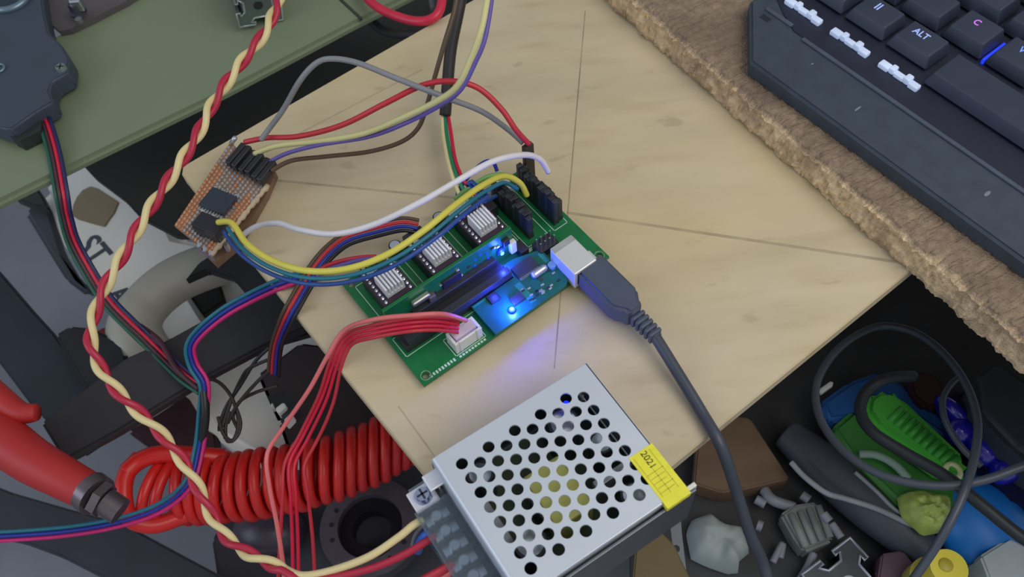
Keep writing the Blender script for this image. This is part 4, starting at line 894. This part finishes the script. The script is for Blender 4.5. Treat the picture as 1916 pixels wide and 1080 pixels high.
ct = pbox('cobalt_trinket', [(1770, 740), (1800, 720), (1960, 870), (1960, 950), (1880, 930), (1820, 860), (1780, 800)], on(32), 30, mat('navy_base', (20, 24, 66), .4, vary=.2), 'navy plastic trinket with glossy cobalt blue knobs inside the cord loops at the right', 'trinket', bev=3)
for (px, py, sx, sy) in ((1792, 762, 6, 13), (1806, 796, 9, 8), (1850, 830, 9, 11), (1896, 866, 12, 8)):
    p = U(px, py, on(44)); MB().ball((p.x, p.y, on(36)), 1, (sx*.9, sy*.9, 8), 24, 14, Matrix.Rotation(.5, 3, 'Z')).build('knob', sh, ct, smooth=True)
pbox('dark_red_box', [(1700, 704), (1738, 690), (1766, 716), (1770, 760), (1736, 764), (1708, 740)], on(36), 35, mat('dark_red', (64, 36, 40), .5), 'small dark red box behind the green brush', 'box', bev=2)
pbox('slate_case', [(1826, 700), (1868, 668), (1990, 760), (1990, 900), (1900, 840), (1836, 772)], on(60), 58, mat('slate_case', (50, 57, 66), .6, vary=.12, scale=20), 'dark slate case under the worktop edge at the right border', 'case', bev=4, seg=3)
pbox('white_carton', [(1834, 1040), (1888, 1006), (1916, 1020), (1990, 1060), (1990, 1160), (1880, 1160)], on(30), 29, mat('carton_white', (196, 208, 214), .6, vary=.04), 'white carton in the lower right corner', 'carton', bev=1.2)
pbox('grey_box', [(1800, 1000), (1910, 918), (1990, 960), (1990, 1040), (1890, 1010), (1840, 1040)], on(14), 13, mat('taupe_box', (84, 82, 78), .7, vary=.1), 'taupe flat box beneath the white carton and the blue bowl', 'box', bev=1.5)
yc = thing('yellow_bottle', 'small bottle with a bright yellow cap at the lower right', 'bottle', U(1774, 1058, on(40)))
p = U(1776, 1062, on(54)); yl = mat('yellow_cap', (218, 204, 66), .4, vary=.04)
rel(MB().cyl((p.x, p.y, on(44)), 9.6, 20, n=28, r2=8.6).build('cap', yl, smooth=True), yc)
rel(MB().cyl((p.x-1, p.y, on(17)), 10.8, 34, n=28).build('neck', mat('yellow_neck', (170, 162, 70), .4), smooth=True), yc)
rel(MB().ball((p.x-1.2, p.y+1.2, on(54.2)), 3.4, (1, 1, .3)).build('cap_nub', mat('yellow_dark', (176, 160, 50), .45), smooth=True), yc)
pbox('white_chip', [(1533, 728), (1557, 711), (1561, 719), (1536, 737)], on(34), 4, white_p, 'tiny white plastic piece near the top of the cord loops', 'plastic piece', bev=.8)
bpy.data.objects['white_chip'].location.z = 0
# aluminium profile offcut seen end-on
ep = U(1590, 1092, on(14)); m = MB(); m.M = Matrix.Translation((ep.x, ep.y, SZ)) @ Matrix.Rotation(.5, 4, 'Z'); m.prism([(x*1.35, y*1.35) for x, y in tslot(12.5)], .3, 14)
o = tag(m.build('extrusion_offcut', mat('offcut_dark', (66, 72, 78), .4, .6)), 'aluminium profile offcut standing on end at the bottom border', 'extrusion')  # body in a darker grey than its cut face
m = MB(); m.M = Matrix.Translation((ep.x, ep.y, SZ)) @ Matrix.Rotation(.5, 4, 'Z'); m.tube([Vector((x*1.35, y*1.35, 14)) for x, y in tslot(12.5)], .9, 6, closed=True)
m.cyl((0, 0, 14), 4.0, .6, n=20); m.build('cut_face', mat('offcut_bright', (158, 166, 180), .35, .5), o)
pbox('pink_wrapper', [(1640, 1100), (1650, 1036), (1690, 1030), (1740, 1090)], on(20), 18, mat('dim_pink', (92, 66, 82), .5), 'dim pink wrapper at the bottom border', 'wrapper', bev=1)
# small offcuts
g12 = 'small pale offcuts scattered on the shelf'
offm = mat('pale_offcut', (124, 128, 140), .5, vary=.1)
for k, (pl_, r_, lab) in enumerate((([(1430, 918, on(8)), (1446, 936, on(10)), (1486, 950, on(8))], 3, 'mauve bent offcut above the grey ribbed block'), ([(1500, 926, on(12)), (1514, 936, on(12))], 2.6, 'tiny pale offcut at the corner of the ribbed block'),
        ([(1540, 962, on(30)), (1552, 976, on(30))], 2.4, 'stubby white offcut right of the ribbed block'), ([(1556, 980, on(28)), (1574, 1006, on(28))], 2, 'thin white offcut below the stubby one'), ([(1522, 1036, on(8)), (1512, 1060, on(8)), (1498, 1084, on(8))], 2.2, 'curved pale offcut under the ribbed block'),
        ([(1446, 1052, on(8)), (1464, 1018, on(8)), (1460, 1044, on(8))], 1.8, 'forked mauve offcut left of the ribbed block'), ([(1416, 982, on(10)), (1426, 986, on(10))], 3.0, 'small pale offcut right of the crumpled rag'), ([(1414, 934, on(8)), (1432, 944, on(8))], 2.6, 'dim offcut below the wooden block'))):
    wire('offcut', pl_, r_, offm, lab, 'offcut', g12)
# black cords looping over everything
cm = mat('black_cord', (66, 73, 84), .4, vary=.06)
g13 = 'black cords looping over the shelf'
wire('black_cord', [(1990, 852, on(110)), (1916, 872, on(108)), (1850, 896, on(104)), (1780, 909, on(100)), (1700, 903, on(96)), (1630, 880, on(92)), (1570, 836, on(88)), (1532, 776, on(84)), (1530, 712, on(80)), (1572, 650, on(76)), (1640, 612, on(74)), (1706, 620, on(76)), (1762, 658, on(80)), (1806, 716, on(86)), (1828, 780, on(92)), (1826, 840, on(98)), (1808, 910, on(104)), (1776, 980, on(100)), (1740, 1040, on(90)), (1690, 1110, on(80))], 2.0, cm, 'long black cord making the widest loop on the shelf', 'cord', g13, n=12)
wire('black_cord', [(1990, 1050, on(84)), (1916, 1008, on(84)), (1840, 948, on(86)), (1770, 892, on(84)), (1690, 846, on(80)), (1632, 808, on(78)), (1610, 770, on(76)), (1622, 732, on(76)), (1660, 708, on(76)), (1710, 704, on(70))], 2.9, mat('thick_black_cord', (34, 40, 46), .5), 'thick black cord running over the blue bowl and the green brush', 'cord', g13, n=12)
wire('black_cord', [(1836, 872, on(70)), (1800, 838, on(72)), (1770, 790, on(74)), (1764, 748, on(74)), (1782, 716, on(72)), (1800, 704, on(70))], 1.6, cm, 'thin black cord making the small loop round the cobalt knob', 'cord', g13, n=12)
